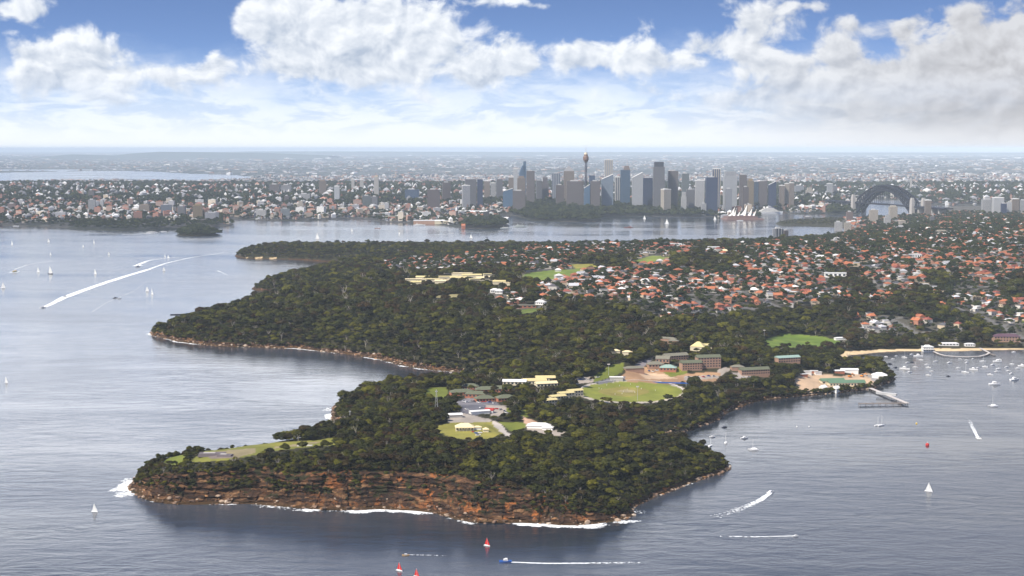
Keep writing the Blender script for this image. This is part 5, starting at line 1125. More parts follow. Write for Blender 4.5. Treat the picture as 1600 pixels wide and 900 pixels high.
# ------------------------------------------------------------ arch bridge
brM = flat('dark_bridge_steel', (.012, .013, .022), .6, .1, .1); gran = flat('granite', (.36, .34, .32), .85, .15, .1)
A = Vector((xat(1344, 7080, 320), 7080, 0)); B = Vector((xat(1431, 6600, 320), 6600, 0)); ax = (B - A); span = ax.length; ang = math.atan2(ax.y, ax.x)
br = empty('arch_bridge', A, ang); DK = 54
def top_z(t): return 66 + (136 - 66) * (1 - (2 * t - 1) ** 2) if t not in (0, 1) else 66
def bot_z(t): return 8 + (117 - 8) * (1 - (2 * t - 1) ** 2)
NP = 28
for s_ in (-1, 1):
    yy = s_ * 15; mb = MB()
    for i in range(NP):
        t0, t1 = i / NP, (i + 1) / NP; x0, x1 = t0 * span, t1 * span
        mb.bar((x0, yy, top_z(t0)), (x1, yy, top_z(t1)), 6.5).bar((x0, yy, bot_z(t0)), (x1, yy, bot_z(t1)), 8.0)
        mb.bar((x0, yy, top_z(t0)), (x0, yy, bot_z(t0)), 3.4)
        if i < NP / 2: mb.bar((x0, yy, top_z(t0)), (x1, yy, bot_z(t1)), 3.2)
        else: mb.bar((x0, yy, bot_z(t0)), (x1, yy, top_z(t1)), 3.2)
    mb.bar((span, yy, top_z(1)), (span, yy, bot_z(1)), 2.4); mb.build('arch_truss', brM, br)
mb = MB()
for i in range(1, NP): mb.bar((i / NP * span, -15, top_z(i / NP)), (i / NP * span, 15, top_z(i / NP)), 1.4).bar((i / NP * span, -15, bot_z(i / NP)), ((i + 1) / NP * span, 15, bot_z((i + 1) / NP)), 1.2)
mb.build('cross_bracing', brM, br)
mb = MB()
for i in range(1, NP):
    t = i / NP
    if bot_z(t) > DK:
        for yy in (-15, 15): mb.bar((t * span, yy, DK), (t * span, yy, bot_z(t)), .9)
mb.build('hangers', brM, br)
MB().box(-330, span + 260, -24, 24, DK - 5, DK).build('deck', brM, br)
mb = MB()
for xx in list(range(-320, -20, 55)) + list(range(int(span) + 45, int(span) + 255, 55)): mb.box(xx, xx + 7, -17, 17, -4, DK - 5.01)
mb.build('approach_piers', gran, br)
for xx in (-16, span + 16):
    for yy in (-27, 27): MB().taper(xx - 11, xx + 11, yy - 8, yy + 8, -4, 80, .82).taper(xx - 8, xx + 8, yy - 5.5, yy + 5.5, 80.01, 89, .85).build('pylon', gran, br)
tag(br, 'dark steel arch bridge with four stone pylons spanning the harbour', 'bridge')
D2 = 9600; cb = empty('cable_bridge', (xat(1423, D2, 300), D2, 0)); MB().taper(-9, 9, -6, 6, 0, 118, .4).build('pylon', gran, cb)
for q in range(-4, 5):
    if q: MB().bar((0, 0, 112), (q * 38, 0, 32), 1.2).build('stay_cable', steel, cb)
MB().box(-170, 170, -12, 12, 29, 32).build('deck', concrete, cb); tag(cb, 'pale cable stayed bridge seen behind the arch bridge', 'bridge')

# ------------------------------------------------------------ sail-roofed concert hall
oh = empty('concert_hall', (xat(1157, 6540, 335), 6540, 0), R(6)); tile = flat('white_shell_tile', (.84, .83, .78), .4, .05, .1); podM = flat('pink_granite', (.17, .105, .09), .85, .15, .1)
MB().taper(-66, 66, -42, 42, -3, 12, .97).box(-50, 50, -34, 34, 12.01, 16).build('podium', podM, oh)
MB().taper(-74, 90, -52, 52, -3, 4, .97).build('forecourt', podM, oh)
def shell(xb, yb, Ls, Wd, Hh, z0=16, lean=1, th=1.2):
    n, m_ = 14, 10; P_ = []
    for i in range(n + 1):
        t = i / n                                          # from the low back to the raised lip
        rx = xb + lean * Ls * (math.sin(t * 1.25) / math.sin(1.25)); rz = z0 + Hh * (1 - math.cos(t * 1.75)) / (1 - math.cos(1.75))
        row = []
        for j in range(m_ + 1):
            u = j / m_ * 2 - 1; w = Wd * .5 * (t ** .6); x = rx - lean * abs(u) ** 1.6 * Ls * .35 * t; z = z0 + (rz - z0) * (1 - abs(u) ** 2.1)
            row.append((x, yb + u * w, z))
        P_.append(row)
    V = [p for r_ in P_ for p in r_]; V += [(p[0], p[1] * 1.0, p[2] - th) for p in V]; k = (n + 1) * (m_ + 1); fs = []
    for i in range(n):
        for j in range(m_):
            a_ = i * (m_ + 1) + j; fs += [(a_, a_ + 1, a_ + m_ + 2, a_ + m_ + 1), (k + a_, k + a_ + m_ + 1, k + a_ + m_ + 2, k + a_ + 1)]
    MB().add(V, fs).build('shell', tile, oh, True)
    e = P_[n]; gv = [e[j] for j in range(m_ + 1)] + [(p[0] - lean * Ls * .10, p[1] * 1, z0) for p in e]
    MB().add([(p[0] - lean * 2.2, p[1] * .98 + yb * .02, p[2] - 1.4) for p in e] + [(p[0] - lean * Ls * .04, p[1], z0) for p in e], [(j, j + 1, m_ + 2 + j, m_ + 1 + j) for j in range(m_)]).build('glass_wall', flat('bronze_glass', (.05, .035, .03), .2), oh)
for (xb, yb, Ls, Wd, Hh) in [(-58, -16, 20, 22, 24), (-46, -18, 24, 28, 32), (-30, -16, 26, 30, 22), (-52, 18, 34, 34, 42), (-12, 6, 46, 44, 54), (16, 2, 38, 38, 36), (36, 0, 34, 30, 26)]: shell(xb, yb, Ls, Wd, Hh)
tag(oh, 'white sail-roofed concert hall on a brown podium at the harbour edge', 'concert hall')

# ------------------------------------------------------------ ships and boats
def hull(L, Wd, Hh, sheer=.25, n=9, sq=.8):
    V, Fq = [], []
    for i in range(n + 1):
        t = i / n; x = -L / 2 + L * t; w = Wd / 2 * (1 - max(0, (t - .45) / .55) ** 2.1) * (sq + (1 - sq) * min(1, t / .25)); z = Hh * (1 + sheer * max(0, (t - .5) * 2) ** 2)
        V += [(x, -w * .72, -Hh * .35), (x + (t > .9) * Hh * .3, -w, z), (x + (t > .9) * Hh * .3, w, z), (x, w * .72, -Hh * .35)]
    for i in range(n):
        a = i * 4
        for j in range(3): Fq.append((a + j, a + 4 + j, a + 5 + j, a + 1 + j))
    Fq += [(0, 1, 2, 3), (n * 4, n * 4 + 3, n * 4 + 2, n * 4 + 1)]
    return V, Fq
hullW = flat('white_gelcoat', (.80, .80, .80), .35, .04); hullD = flat('dark_hull', (.05, .055, .08), .4); hullB = flat('blue_hull', (.02, .10, .38), .35); hullR = flat('red_hull', (.45, .04, .03), .4)
sailW = flat('white_sailcloth', (.82, .82, .80), .8, .05); sailR = flat('red_sailcloth', (.62, .025, .02), .8, .05); glassB = flat('tinted_windscreen', (.02, .025, .035), .15); mastM = flat('alloy_mast', (.62, .62, .60), .4)
def sail(pts, m, name, parent, th=.05, bow=.6):
    "curved triangular sail with a belly"
    a, b, c = map(Vector, pts); n = 6; V, Fq = [], []
    nrm = (b - a).cross(c - a).normalized()
    idx = {}
    for i in range(n + 1):
        for j in range(n + 1 - i):
            u, v = i / n, j / n; p = a + (b - a) * u + (c - a) * v + nrm * bow * 4 * u * (1 - u - v) * 1.2; idx[(i, j)] = len(V); V.append(p)
    for i in range(n):
        for j in range(n - i):
            Fq.append((idx[(i, j)], idx[(i + 1, j)], idx[(i, j + 1)]))
            if i + j < n - 1: Fq.append((idx[(i + 1, j)], idx[(i + 1, j + 1)], idx[(i, j + 1)]))
    k = len(V); V2 = V + [p + nrm * th for p in V]; return MB().add(V2, Fq + [tuple(x + k for x in reversed(f)) for f in Fq]).build(name, m, parent)
def sailboat(kind, L, hm=hullW, sm=sailW, sails=True, two=False):
    r = empty('sailboat' if kind != 'dinghy' else 'sailing_dinghy')
    V, Fq = hull(L, L * .30, L * .09); MB().add(V, Fq).build('hull', hm, r)
    MB().taper(-L * .22, L * .18, -L * .08, L * .08, L * .09, L * .14, .8).build('cabin', hullW, r)
    Hm = L * 1.25; MB().cyl(L * .08, 0, L * .05, Hm, L * .011 + .04, L * .008 + .03, 6).build('mast', mastM, r)
    MB().bar((L * .08, 0, L * .17), (-L * .40, 0, L * .17), L * .014 + .05).build('boom', mastM, r)
    if sails:
        sail([(L * .06, 0, L * .19), (-L * .40, L * .03, L * .19), (L * .06, 0, Hm * .97)], sm, 'mainsail', r, bow=L * .04)
        sail([(L * .47, 0, L * .13), (L * .10, L * .03, L * .15), (L * .11, 0, Hm * .85)], sm, 'jib', r, bow=L * .04)
    if two: MB().cyl(-L * .32, 0, L * .05, Hm * .75, L * .01, L * .008, 6).build('mast', mastM, r)
    return r
def motorboat(L, hm=hullW, fly=False, dark=False):
    r = empty('motorboat'); V, Fq = hull(L, L * .33, L * .11, .4); MB().add(V, Fq).build('hull', hm, r)
    c = MB().taper(-L * .20, L * .22, -L * .12, L * .12, L * .11, L * .24, .78).build('cabin', hullW if not dark else hullD, r)
    MB().taper(-L * .16, L * .235, -L * .125, L * .125, L * .155, L * .20, .93).build('windscreen', glassB, c)
    if fly: MB().taper(-L * .16, L * .08, -L * .10, L * .10, L * .242, L * .30, .85).build('flybridge', hullW, r)
    return r
def catamaran(L):
    r = empty('catamaran')
    for s_ in (-1, 1): V, Fq = hull(L, L * .12, L * .1); MB().add([(x, y + s_ * L * .2, z) for x, y, z in V], Fq).build('hull', hullW, r)
    MB().box(-L * .38, L * .2, -L * .24, L * .24, L * .101, L * .13).build('bridge_deck', hullW, r); MB().taper(-L * .28, L * .12, -L * .17, L * .17, L * .131, L * .22, .75).build('cabin', hullW, r)
    MB().cyl(L * .05, 0, L * .13, L * 1.2, .12, .08, 6).build('mast', mastM, r); return r
SB = dict(w=sailboat('s', 11), d=sailboat('dinghy', 5.4, hullW, sailR), m=sailboat('s', 11, hullW, sailW, False), k=sailboat('s', 13, hullD, sailW), mm=sailboat('s', 14, hullW, sailW, False, True))
MBt = dict(a=motorboat(8), b=motorboat(11, hullW, True), k=motorboat(8, hullD, False, True), u=motorboat(9.5, hullB, True), c=catamaran(12), r=motorboat(6, flat('varnished_hull', (.45, .30, .15), .4)))
protoU = set()
blab = []
def put_boat(p, px, py, rz, s, label, cat, group=None, heel=0):
    if id(p) in protoU: o = copy_tree(p)
    else: o = p; protoU.add(id(p))
    x, y = ground(px, py, 0); o.location = (float(x), float(y), .05); o.rotation_euler = (R(heel), 0, R(rz)); o.scale = (s, s, s)
    tag(o, label, cat, group); return o
for (px, py, s, kd, rz, lb) in [(19,382,1.4,'w',35,None),(76,378,1.2,'w',60,None),(147,380,1.25,'w',40,None),(130,386,.9,'w',80,None),(79,398,.8,'w',20,None),(170,398,.9,'w',50,None),(60,425,1.25,'w',70,None),(79,428,1.7,'k',120,'tall-sailed yacht with dark hull heeling beside a smaller one on the left'),
        (149,428,1.35,'w',30,None),(258,402,1.0,'w',40,None),(263,403,.9,'w',70,None),(256,423,1.0,'w',200,None),(230,455,1.1,'w',60,None),(238,460,1.35,'w',45,None),(5,450,1.3,'w',50,None),(10,598,1.0,'w',75,'white sailboat at the left picture edge, nearest on that side'),
        (496,373,2.0,'w',20,None),(550,361,1.0,'w',20,None),(624,366,.9,'w',20,None),(736,372,1.4,'w',20,None),(637,377,.8,'w',20,None),(1007,342,1.6,'w',20,None),(1042,350,2.2,'w',20,None),(1117,343,1.7,'w',30,None),(1451,768,1.0,'w',170,'white yacht under full sail alone on the right bay'),(148,800,.9,'w',160,'white sailboat off the left tip of the cliff headland')]:
    o = put_boat(SB[kd], px, py, -12 - rz % 50, s * (.74 if py < 500 else .62), lb, 'sailboat', 'white sailboats on the open harbour', 8)
    if not lb: blab.append((o, 'white-sailed yacht ' + ('on the left harbour near the far shore' if py < 390 and px < 300 else 'among speedboat wakes on the left' if px < 300 else 'in the channel before the city'), px))
for (px, py, lb) in [(761,853,'red-sailed dinghy, highest of three, right under the cliff splash'),(624,892,'red-sailed dinghy left of the blue speedboat, under a small launch'),(651,902,'red-sailed dinghy cut by the bottom picture edge')]: put_boat(SB['d'], px, py, -35, 1.0, lb, 'sailing dinghy', 'red-sailed dinghies', 6)
put_boat(MBt['u'], 790, 878, 183, .95, 'blue hulled speedboat with white cabin trailing a long wake', 'speedboat'); put_boat(MBt['r'], 634, 868, 185, .9, 'small varnished launch with a short wake left of the red sails', 'launch')
MOOR = [(1384.5,557.5,.8),(1400.5,556.5,.75),(1395,561,.8),(1413,558.5,.9),(1424.5,554,.9),(1434.5,557,1.5),(1439,562.5,1),(1418,567,1),(1430,574,.8),(1413.5,577,1.6),(1421,582,1),(1448,570,1),(1450.5,574.5,1.1),(1462,565,.9),(1456,580.5,.9),(1450.5,586.5,1.1),(1483.5,567,1.2),(1497,575.5,1),(1508,582,1.1),(1511,567,1),(1510,563,.8),
        (1521,578,1.3),(1528,575,.9),(1535.5,565,1),(1539,573.5,1.2),(1551,570.5,1.1),(1558.5,565.5,1.4),(1562,562,.8),(1560.5,576.5,1),(1557,581,1),(1547,585.5,1.2),(1573,574,1),(1575.5,580,1),(1581,569,.7),(1580.5,584,1),(1590,576,1.1),(1597,572.5,1.3),(1585,594,1.6),(1554,601,1.7),(1500,561,.7),(1520,561,.7),(1584,550.5,1.0)]
for k, (px, py, s) in enumerate(MOOR):
    ty = 'b' if s > 1.25 else ('m' if k % 5 == 3 else 'a'); pr = SB['m'] if ty == 'm' else MBt[ty]
    o = put_boat(pr, px, py, (k * 47) % 70 - 35, s * .78, None, 'yacht' if ty == 'm' else 'motorboat', 'boats moored off the beach')
    blab.append((o, {'m': 'bare-masted yacht', 'a': 'small white motorboat', 'b': 'large white cruiser'}[ty] + ' moored ' + ('close to the beach' if py < 566 else 'in the middle rows' if py < 578 else 'in the outer rows'), px))
for k, (px, py, s) in enumerate([(1390,569,1),(1399.5,574.5,.7),(1366,562.5,.7),(1481.5,588,.7),(1425,566,.7),(1132,668,.8),(180,466,1.2)]):
    o = put_boat(MBt['k'], px, py, (k * 61) % 80 - 40, s, None, 'motorboat', 'dark boats'); blab.append((o, 'dark hulled boat ' + ('at anchor off the point' if px > 1300 else 'beside the cove rocks' if px > 1000 else 'near the long white wakes'), px))
put_boat(MBt['c'], 1551.5, 635, 200, .9, 'big white catamaran hull alone on the right, below the moored fleet', 'catamaran'); put_boat(MBt['c'], 1177, 703, 190, .8, 'white catamaran with mast, right-most boat of the cove', 'catamaran')
put_boat(SB['m'], 1110, 697, 60, .8, 'bare-masted yacht half hidden by the cove bush', 'yacht'); put_boat(SB['mm'], 1134, 692, 75, .62, 'two-masted yacht anchored in the middle of the cove', 'yacht')
put_boat(MBt['a'], 1113, 683, 10, .8, 'white motorboat furthest inside the cove', 'motorboat'); put_boat(MBt['b'], 1163, 685, 15, .7, 'white motorboat between the two-masted yacht and the catamaran', 'motorboat')
put_boat(SB['m'], 1371, 665, 30, .7, 'left of two bare masts out in the right bay', 'yacht'); put_boat(SB['m'], 1377, 665, 30, .8, 'right of two bare masts out in the right bay', 'yacht')
put_boat(MBt['a'], 1204, 770, 40, 1.0, 'white speedboat heading up right with a broad foamy wake', 'speedboat'); put_boat(MBt['a'], 1529, 685, -60, .9, 'white speedboat racing down the right bay', 'speedboat'); put_boat(MBt['a'], 1243, 838, 5, .6, 'tiny white boat at the right end of a thin straight wake', 'speedboat')
put_boat(MBt['b'], 67, 481, 205, 1.0, 'speedboat at the lower end of the long double wake', 'speedboat'); put_boat(MBt['k'], 102, 463.5, 205, 1.0, 'second speedboat inside the long white wake', 'speedboat'); put_boat(MBt['b'], 215, 417, 230, 1.3, 'cruiser throwing a round burst of spray', 'cruiser'); put_boat(MBt['a'], 186, 467, 10, 1.1, 'small white boat right of the long wake', 'motorboat')
label_all(blab)
def ship(px, py, L, hm, up, label, cat, rz=0, decks=3, funnels=1, name='ship', masts=0, s_up=.7, off_=0):
    x, y = ground(px, py, 0); r = empty(name, (float(x), float(y), .1), R(rz)); V, Fq = hull(L, L * .17, L * .07, .35); MB().add(V, Fq).build('hull', hm, r)
    for d in range(decks):
        k = s_up * (1 - d * .14); z = L * .07 + d * L * .028
        dk = MB().box(-L * .42 * k + off_ * L, L * .38 * k + off_ * L, -L * .07, L * .07, z + .01 * d, z + L * .028).build('deck', up, r)
        MB().box(-L * .41 * k + off_ * L, L * .37 * k + off_ * L, -L * .0705, L * .0705, z + L * .008, z + L * .018).build('window_band', glassB, dk)
    zt = L * .07 + decks * L * .028
    for q in range(funnels): MB().taper(-L * .22 + q * L * .12 + off_ * L, -L * .15 + q * L * .12 + off_ * L, -L * .02, L * .02, zt, zt + L * .06, .8).build('funnel', up, r)
    for q in range(masts): MB().cyl(-L * .2 + q * L * .35, 0, L * .07, L * .30, L * .006, L * .004, 6).build('mast', mastM, r)
    tag(r, label, cat); return r
ship(1201.5, 334, 125, hullW, white, 'white cruise liner berthed between the sail roofs and the arch bridge', 'cruise ship', 4, 5, 2, 'cruise_ship', 0, .95)
ship(982, 356, 34, flat('rust_brown_hull', (.20, .08, .07), .6), brick, 'brown work ship with high stern crossing the channel', 'ship', 185, 3, 1, 'work_ship', 1, .45, -.1)
ship(958, 351.5, 24, hullD, white, 'low dark hulled ferry with white top left of the brown ship', 'ferry', 180, 1, 0, 'ferry')
ship(813, 355, 52, flat('pale_grey_navy', (.50, .54, .52), .5), flat('pale_grey_navy', (.5, .54, .52), .5), 'pale grey naval ship with masts moored right of the wooded islet', 'naval ship', 3, 3, 1, 'naval_ship', 2, .9)
ship(790, 357, 40, flat('pale_grey_navy', (.5, .54, .52), .5), white, 'smaller grey vessel with mast against the wooded islet', 'naval ship', 5, 2, 0, 'naval_ship', 2, .7)
ship(655, 352.5, 46, hullW, white, 'white moored ship along the dockyard quay', 'ship', 0, 2, 1, 'harbour_ship', 1, .8); ship(1156, 345, 26, hullW, white, 'small white ferry passing in front of the sail-roofed hall', 'ferry', 0, 2, 0, 'ferry')
ship(237, 364, 38, hullW, white, 'white ferry with straight foamy wake before the small island', 'ferry', 3, 2, 0, 'ferry', 0, .9); ship(256, 362, 20, hullW, white, 'small white boat ahead of the white ferry near the island', 'ferry', 3, 1, 0, 'ferry'); ship(23, 425, 24, flat('dark_green_hull', (.03, .10, .06), .5), flat('yellow_cream_paint', (.72, .50, .16), .5), 'green and yellow ferry coming head-on through foam at far left', 'ferry', 262, 2, 1, 'ferry', 0, .9)
ship(276, 492, 22, hullD, flat('grey_deckhouse', (.3, .3, .3), .5), 'low dark barge off the wooded point', 'barge', 2, 1, 0, 'barge', 0, .3); ship(590, 357, 22, brick, white, 'small brown ferry in the channel before the dockyard', 'ferry', 0, 1, 0, 'ferry'); ship(25, 353.5, 24, hullW, white, 'white launch berthed at the far left shore', 'ferry', 0, 1, 0, 'ferry')
ship(760, 371, 12, hullD, hullD, 'tiny dark boat in the channel right of the small sails', 'boat', 0, 1, 0, 'workboat')
def buoy(px, py, rad, m, label):
    x, y = ground(px, py, 0); r = empty('buoy', (float(x), float(y), 0)); MB().lathe([(0, -.5), (rad, -.2), (rad * 1.05, rad * .6), (rad * .6, rad * 1.2), (0, rad * 1.4)], 12).build('float', m, r); MB().cyl(0, 0, rad * 1.3, rad * 2, .12, .1, 6).build('light', mastM, r); tag(r, label, 'buoy')
buoy(1449, 696, 1.9, redP, 'large red mooring buoy on the right bay'); buoy(1432, 662, .9, flat('yellow_paint', (.7, .5, .06), .5), 'small yellow buoy far out on the right bay'); buoy(1245, 667, .7, hullW, 'small white buoy right of the cove, lower one'); buoy(1264, 667, .6, hullW, 'small white buoy near the bay shore, right one')

# ------------------------------------------------------------ foam and wakes on the water
def ribbon(name, pts, w0, w1, label, dens0=.75, dens1=.25, jitter=.25, z=.12, seed=0, cat='foam'):
    "pts in pixels from the boat backwards; widths in metres"
    P_ = np.array([ground(*p) for p in pts]); seg = np.hypot(*np.diff(P_, axis=0).T); s = np.concatenate([[0], np.cumsum(seg)]); n = max(8, int(s[-1] / max(2.0, w0 * .35))); n = min(n, 220)
    S = np.linspace(0, s[-1], n); x = np.interp(S, s, P_[:, 0]); y = np.interp(S, s, P_[:, 1])
    k = max(1, n // 12); pad = np.pad(x, k, 'edge'); x = np.convolve(np.pad(x, k, 'reflect', reflect_type='odd'), np.ones(2 * k + 1) / (2 * k + 1), 'valid'); y = np.convolve(np.pad(y, k, 'reflect', reflect_type='odd'), np.ones(2 * k + 1) / (2 * k + 1), 'valid')
    tx = np.gradient(x); ty = np.gradient(y); L = np.hypot(tx, ty); nx, ny = -ty / L, tx / L
    t = S / s[-1]; w = (w0 + (w1 - w0) * t) * .5; m = 7; V = []; De = []
    for j in range(m):
        u = j / (m - 1) * 2 - 1; ww = w * u * (1 + jitter * vnoise(S, S * 0 + j * 9, max(4, w0 * 2), seed + j))
        V.append(np.stack([x + nx * ww, y + ny * ww, np.full(n, z)], 1)); De.append((dens0 + (dens1 - dens0) * t) * (1 - abs(u) ** 3 * .8) - (abs(u) > .99) * .5)
    V = np.stack(V, 1).reshape(-1, 3); De = np.stack(De, 1).ravel(); ii = np.arange(n * m).reshape(n, m); q = np.stack([ii[:-1, :-1], ii[:-1, 1:], ii[1:, 1:], ii[1:, :-1]], -1).reshape(-1, 4)
    o = mesh_np(name, V, [q], [foamM]); at = o.data.attributes.new('dens', 'FLOAT', 'POINT'); at.data.foreach_set('value', De.astype(np.float32)); tag(o, label, cat, kind='stuff'); return o
for i, (pts, w0, w1, d0, d1, lb) in enumerate([([(67,481),(86,472),(102,464)],14,26,.95,.75,'foam wake between two speedboats'), ([(102,464),(135,452),(170,440),(205,429),(232,421)],26,20,1.0,.8,'broad white wake crossing the left harbour'), ([(232,421),(260,411),(300,402),(350,395)],14,12,.75,.5,'thin far end of the broad wake'), ([(215,414),(232,407),(262,403),(330,399)],18,14,.8,.35,'curved wake behind the cruiser'),
    ([(23,421),(45,413),(80,408),(115,404)],8,12,.6,.35,'faint wake of the green ferry'), ([(237,364.5),(190,367)],12,10,1,.7,'straight wake of the white ferry'), ([(458,358.5),(500,358),(540,357.6),(640,359.5)],9,12,.75,.35,'thin wake in the channel'), ([(680,367),(720,364),(770,362)],8,12,.7,.3,'thin wake before the wooded islet'),
    ([(1205,770),(1180,786),(1150,797),(1118,808)],5,17,.85,.35,'foamy wake of the white speedboat'), ([(1243,837.5),(1180,839),(1125,838)],2.4,4.5,.95,.45,'thin straight wake at the lower right'), ([(1529,686),(1522,672),(1513,654)],4.5,7,.85,.35,'short wake of the right speedboat'),
    ([(799,878.5),(850,880.5),(930,880),(1010,879)],3.2,5.0,1.0,.42,'long white wake of the blue speedboat'), ([(640,867),(665,867.5),(700,868.5)],1.5,2.4,.7,.35,'short wake of the launch'), ([(1060,355),(1130,350.5),(1215,346.5)],10,14,.6,.4,'pale current line before the sail roofs'), ([(990,357),(1030,357),(1060,355)],10,12,.6,.4,'wake of the brown ship'),
    ([(145,487),(165,473),(205,457),(235,437)],3,5,.5,.4,'thin curling wake left of the yachts'), ([(340,423),(358,431)],7,5,.65,.45,'short white streak off the near point'), ([(60,505),(140,480),(180,470)],3,4,.42,.38,'fading wake line')]):
    ribbon('wake', pts, w0, w1, lb, d0, d1, seed=i, cat='wake')
def disc_foam(px, py, rx, ry, dn, label, cat='foam'):
    cxx, cyy = ground(px, py); n = 26; V = [(cxx, cyy, .14)]; De = [dn]
    for k_, f_ in ((1, .55), (2, .8), (3, 1.0)):
        for i in range(n):
            a_ = 2 * math.pi * i / n; rr = f_ * (1 + .22 * math.sin(3 * a_ + px) + .12 * math.sin(7 * a_)); V.append((cxx + rx * rr * math.cos(a_), cyy + ry * rr * math.sin(a_), .14)); De.append(dn * [0, .95, .8, .2][k_])
    T3_ = [(0, 1 + i, 1 + (i + 1) % n) for i in range(n)]; Q = [(1 + (k_ - 1) * n + i, 1 + k_ * n + i, 1 + k_ * n + (i + 1) % n, 1 + (k_ - 1) * n + (i + 1) % n) for k_ in (1, 2) for i in range(n)]
    o = mesh_np('foam', V, [T3_, Q], [foamM]); at = o.data.attributes.new('dens', 'FLOAT', 'POINT'); at.data.foreach_set('value', np.array(De, np.float32)); tag(o, label, cat, kind='stuff')
disc_foam(215, 415, 13, 20, .95, 'burst of spray round the cruiser'); disc_foam(23, 425, 11, 22, .9, 'foam round the green ferry')
for (px, py, rx, ry, dn) in [(203,760,16,26,.78),(212,750,11,18,.72),(196,772,12,14,.66),(190,766,8,8,.5),(520,650,9,34,.85),(512,640,6,14,.6),(528,662,7,14,.75),(735,815,12,9,.62),(712,809,9,6,.55),(975,815,14,7,.62),(930,821,12,3,.6),(900,823,8,3,.55),(640,800,10,3,.45),(480,797,14,3.2,.62),(350,788,16,3,.6),(250,784,12,3,.55),(540,799,12,2.5,.45),(1000,800,8,8,.42)]: disc_foam(px, py, rx, ry, dn, 'surf breaking on the rocks')
def surf(p0, p1, w, dn, thr, seed, label):
    pts = coast_between(north_w, p0, p1); x, y = pts[:, 0], pts[:, 1]; s = np.concatenate([[0], np.cumsum(np.hypot(np.diff(x), np.diff(y)))]); S = np.arange(0, s[-1], 2.0); x = np.interp(S, s, x); y = np.interp(S, s, y)
    k = 5; x = np.convolve(np.pad(x, k, 'edge'), np.ones(2 * k + 1) / 11, 'valid'); y = np.convolve(np.pad(y, k, 'edge'), np.ones(2 * k + 1) / 11, 'valid'); tx = np.gradient(x); ty = np.gradient(y); L = np.hypot(tx, ty) + 1e-6; nx, ny = ty / L, -tx / L
    a = np.clip(fbm(S, S * 0, 45, seed, 3) * 2.2 + thr, 0, 1); V, De = [], []
    for j, u in enumerate((-1.2, -.3, .3, .75, 1.0)):
        ww = u * w * (.35 + .8 * a) * (1 + .35 * vnoise(S, S * 0 + j, 8, seed)); V.append(np.stack([x + nx * ww, y + ny * ww, np.full(len(S), .2)], 1)); De.append(dn * a * [1, 1, .85, .6, 0][j])
    n, m = len(S), 5; V = np.stack(V, 1).reshape(-1, 3); De = np.stack(De, 1).ravel(); ii = np.arange(n * m).reshape(n, m); q = np.stack([ii[:-1, :-1], ii[:-1, 1:], ii[1:, 1:], ii[1:, :-1]], -1).reshape(-1, 4)
    o = mesh_np('surf', V, [q], [foamM]); at = o.data.attributes.new('dens', 'FLOAT', 'POINT'); at.data.foreach_set('value', De.astype(np.float32)); tag(o, label, 'surf', kind='stuff')
surf((208, 750), (1000, 800), 11, .95, .72, 3, 'white surf line along the foot of the cliff'); surf((1010, 783), (1143, 732), 3, .5, .1, 4, 'faint surf under the low right rocks'); surf((237, 521), (740, 583), 6, .8, .45, 5, 'white surf line along the second headland'); surf((548, 626), (535, 668), 9, .9, .6, 6, 'surf in the rocky inlet')

# ------------------------------------------------------------ jetties, baths, poles, vehicles, people
timber = flat('weathered_timber', (.20, .17, .15), .85, .25, 1); lite = flat('pale_concrete_deck', (.50, .46, .43), .8, .15, .4)
def pier(name, pts, w, m, label, z=2.6, rail=False, pile=7):
    P_ = [ground(*p) for p in pts]; r = empty(name, (float(P_[0][0]), float(P_[0][1]), 0)); o = np.array(P_[0]); dk, pl, bt = MB(), MB(), MB()
    for a, b in zip(P_, P_[1:]):
        a = np.array(a) - o; b = np.array(b) - o; d = b - a; L = np.linalg.norm(d); d /= L; n_ = np.array((-d[1], d[0])) * w / 2
        dk.add([(*(a - n_), z - .5), (*(b - n_), z - .5), (*(b + n_), z - .5), (*(a + n_), z - .5), (*(a - n_), z), (*(b - n_), z), (*(b + n_), z), (*(a + n_), z)], [(0, 3, 2, 1), (4, 5, 6, 7), (0, 1, 5, 4), (1, 2, 6, 5), (2, 3, 7, 6), (3, 0, 4, 7)])
        for k in range(int(L / pile) + 1):
            for s_ in (-1, 1): c = a + d * k * pile + n_ * s_ * .95; pl.cyl(c[0], c[1], -2, z + (.9 if rail else -.5), .28, .28, 6)
    dk.build('deck', m, r); pl.build('piles', timber, r); tag(r, label, 'jetty'); return r
pier('jetty', [(1360,609.5),(1418,633.5)], 4.6, lite, 'straight concrete jetty leading out from the point', 2.8)
pier('jetty', [(1343,633.5),(1419,632.5)], 6, timber, 'dark timber berthing arm across the end of the jetty', 2.4, True, 8)
x, y = ground(1385, 620.5); MB_ = empty('jetty_shed', (float(x), float(y), 2.8), R(-38)); MB().box(-13, 13, -1.3, 1.3, 0, 2.2).build('wall', ROOFM, MB_); MB().hip(-13, 13, -1.3, 1.3, 2.21, .7, 0, .3, 0).build('roof', ROOFM, MB_); tag(MB_, 'long narrow shelter with grey roof on the jetty', 'shelter')
pier('baths_walkway', [(1459,551),(1466,554.5),(1476,557.3),(1492,558.8),(1512,559.3),(1530,558.5),(1541,556),(1546,553),(1536,548),(1531,545.5)], 3.2, lite, 'pale curved walkway enclosing the harbour baths', 2.0)
pier('jetty', [(1546,554),(1555,556.5)], 4, timber, 'short landing stage at the right end of the curved walkway', 1.8)
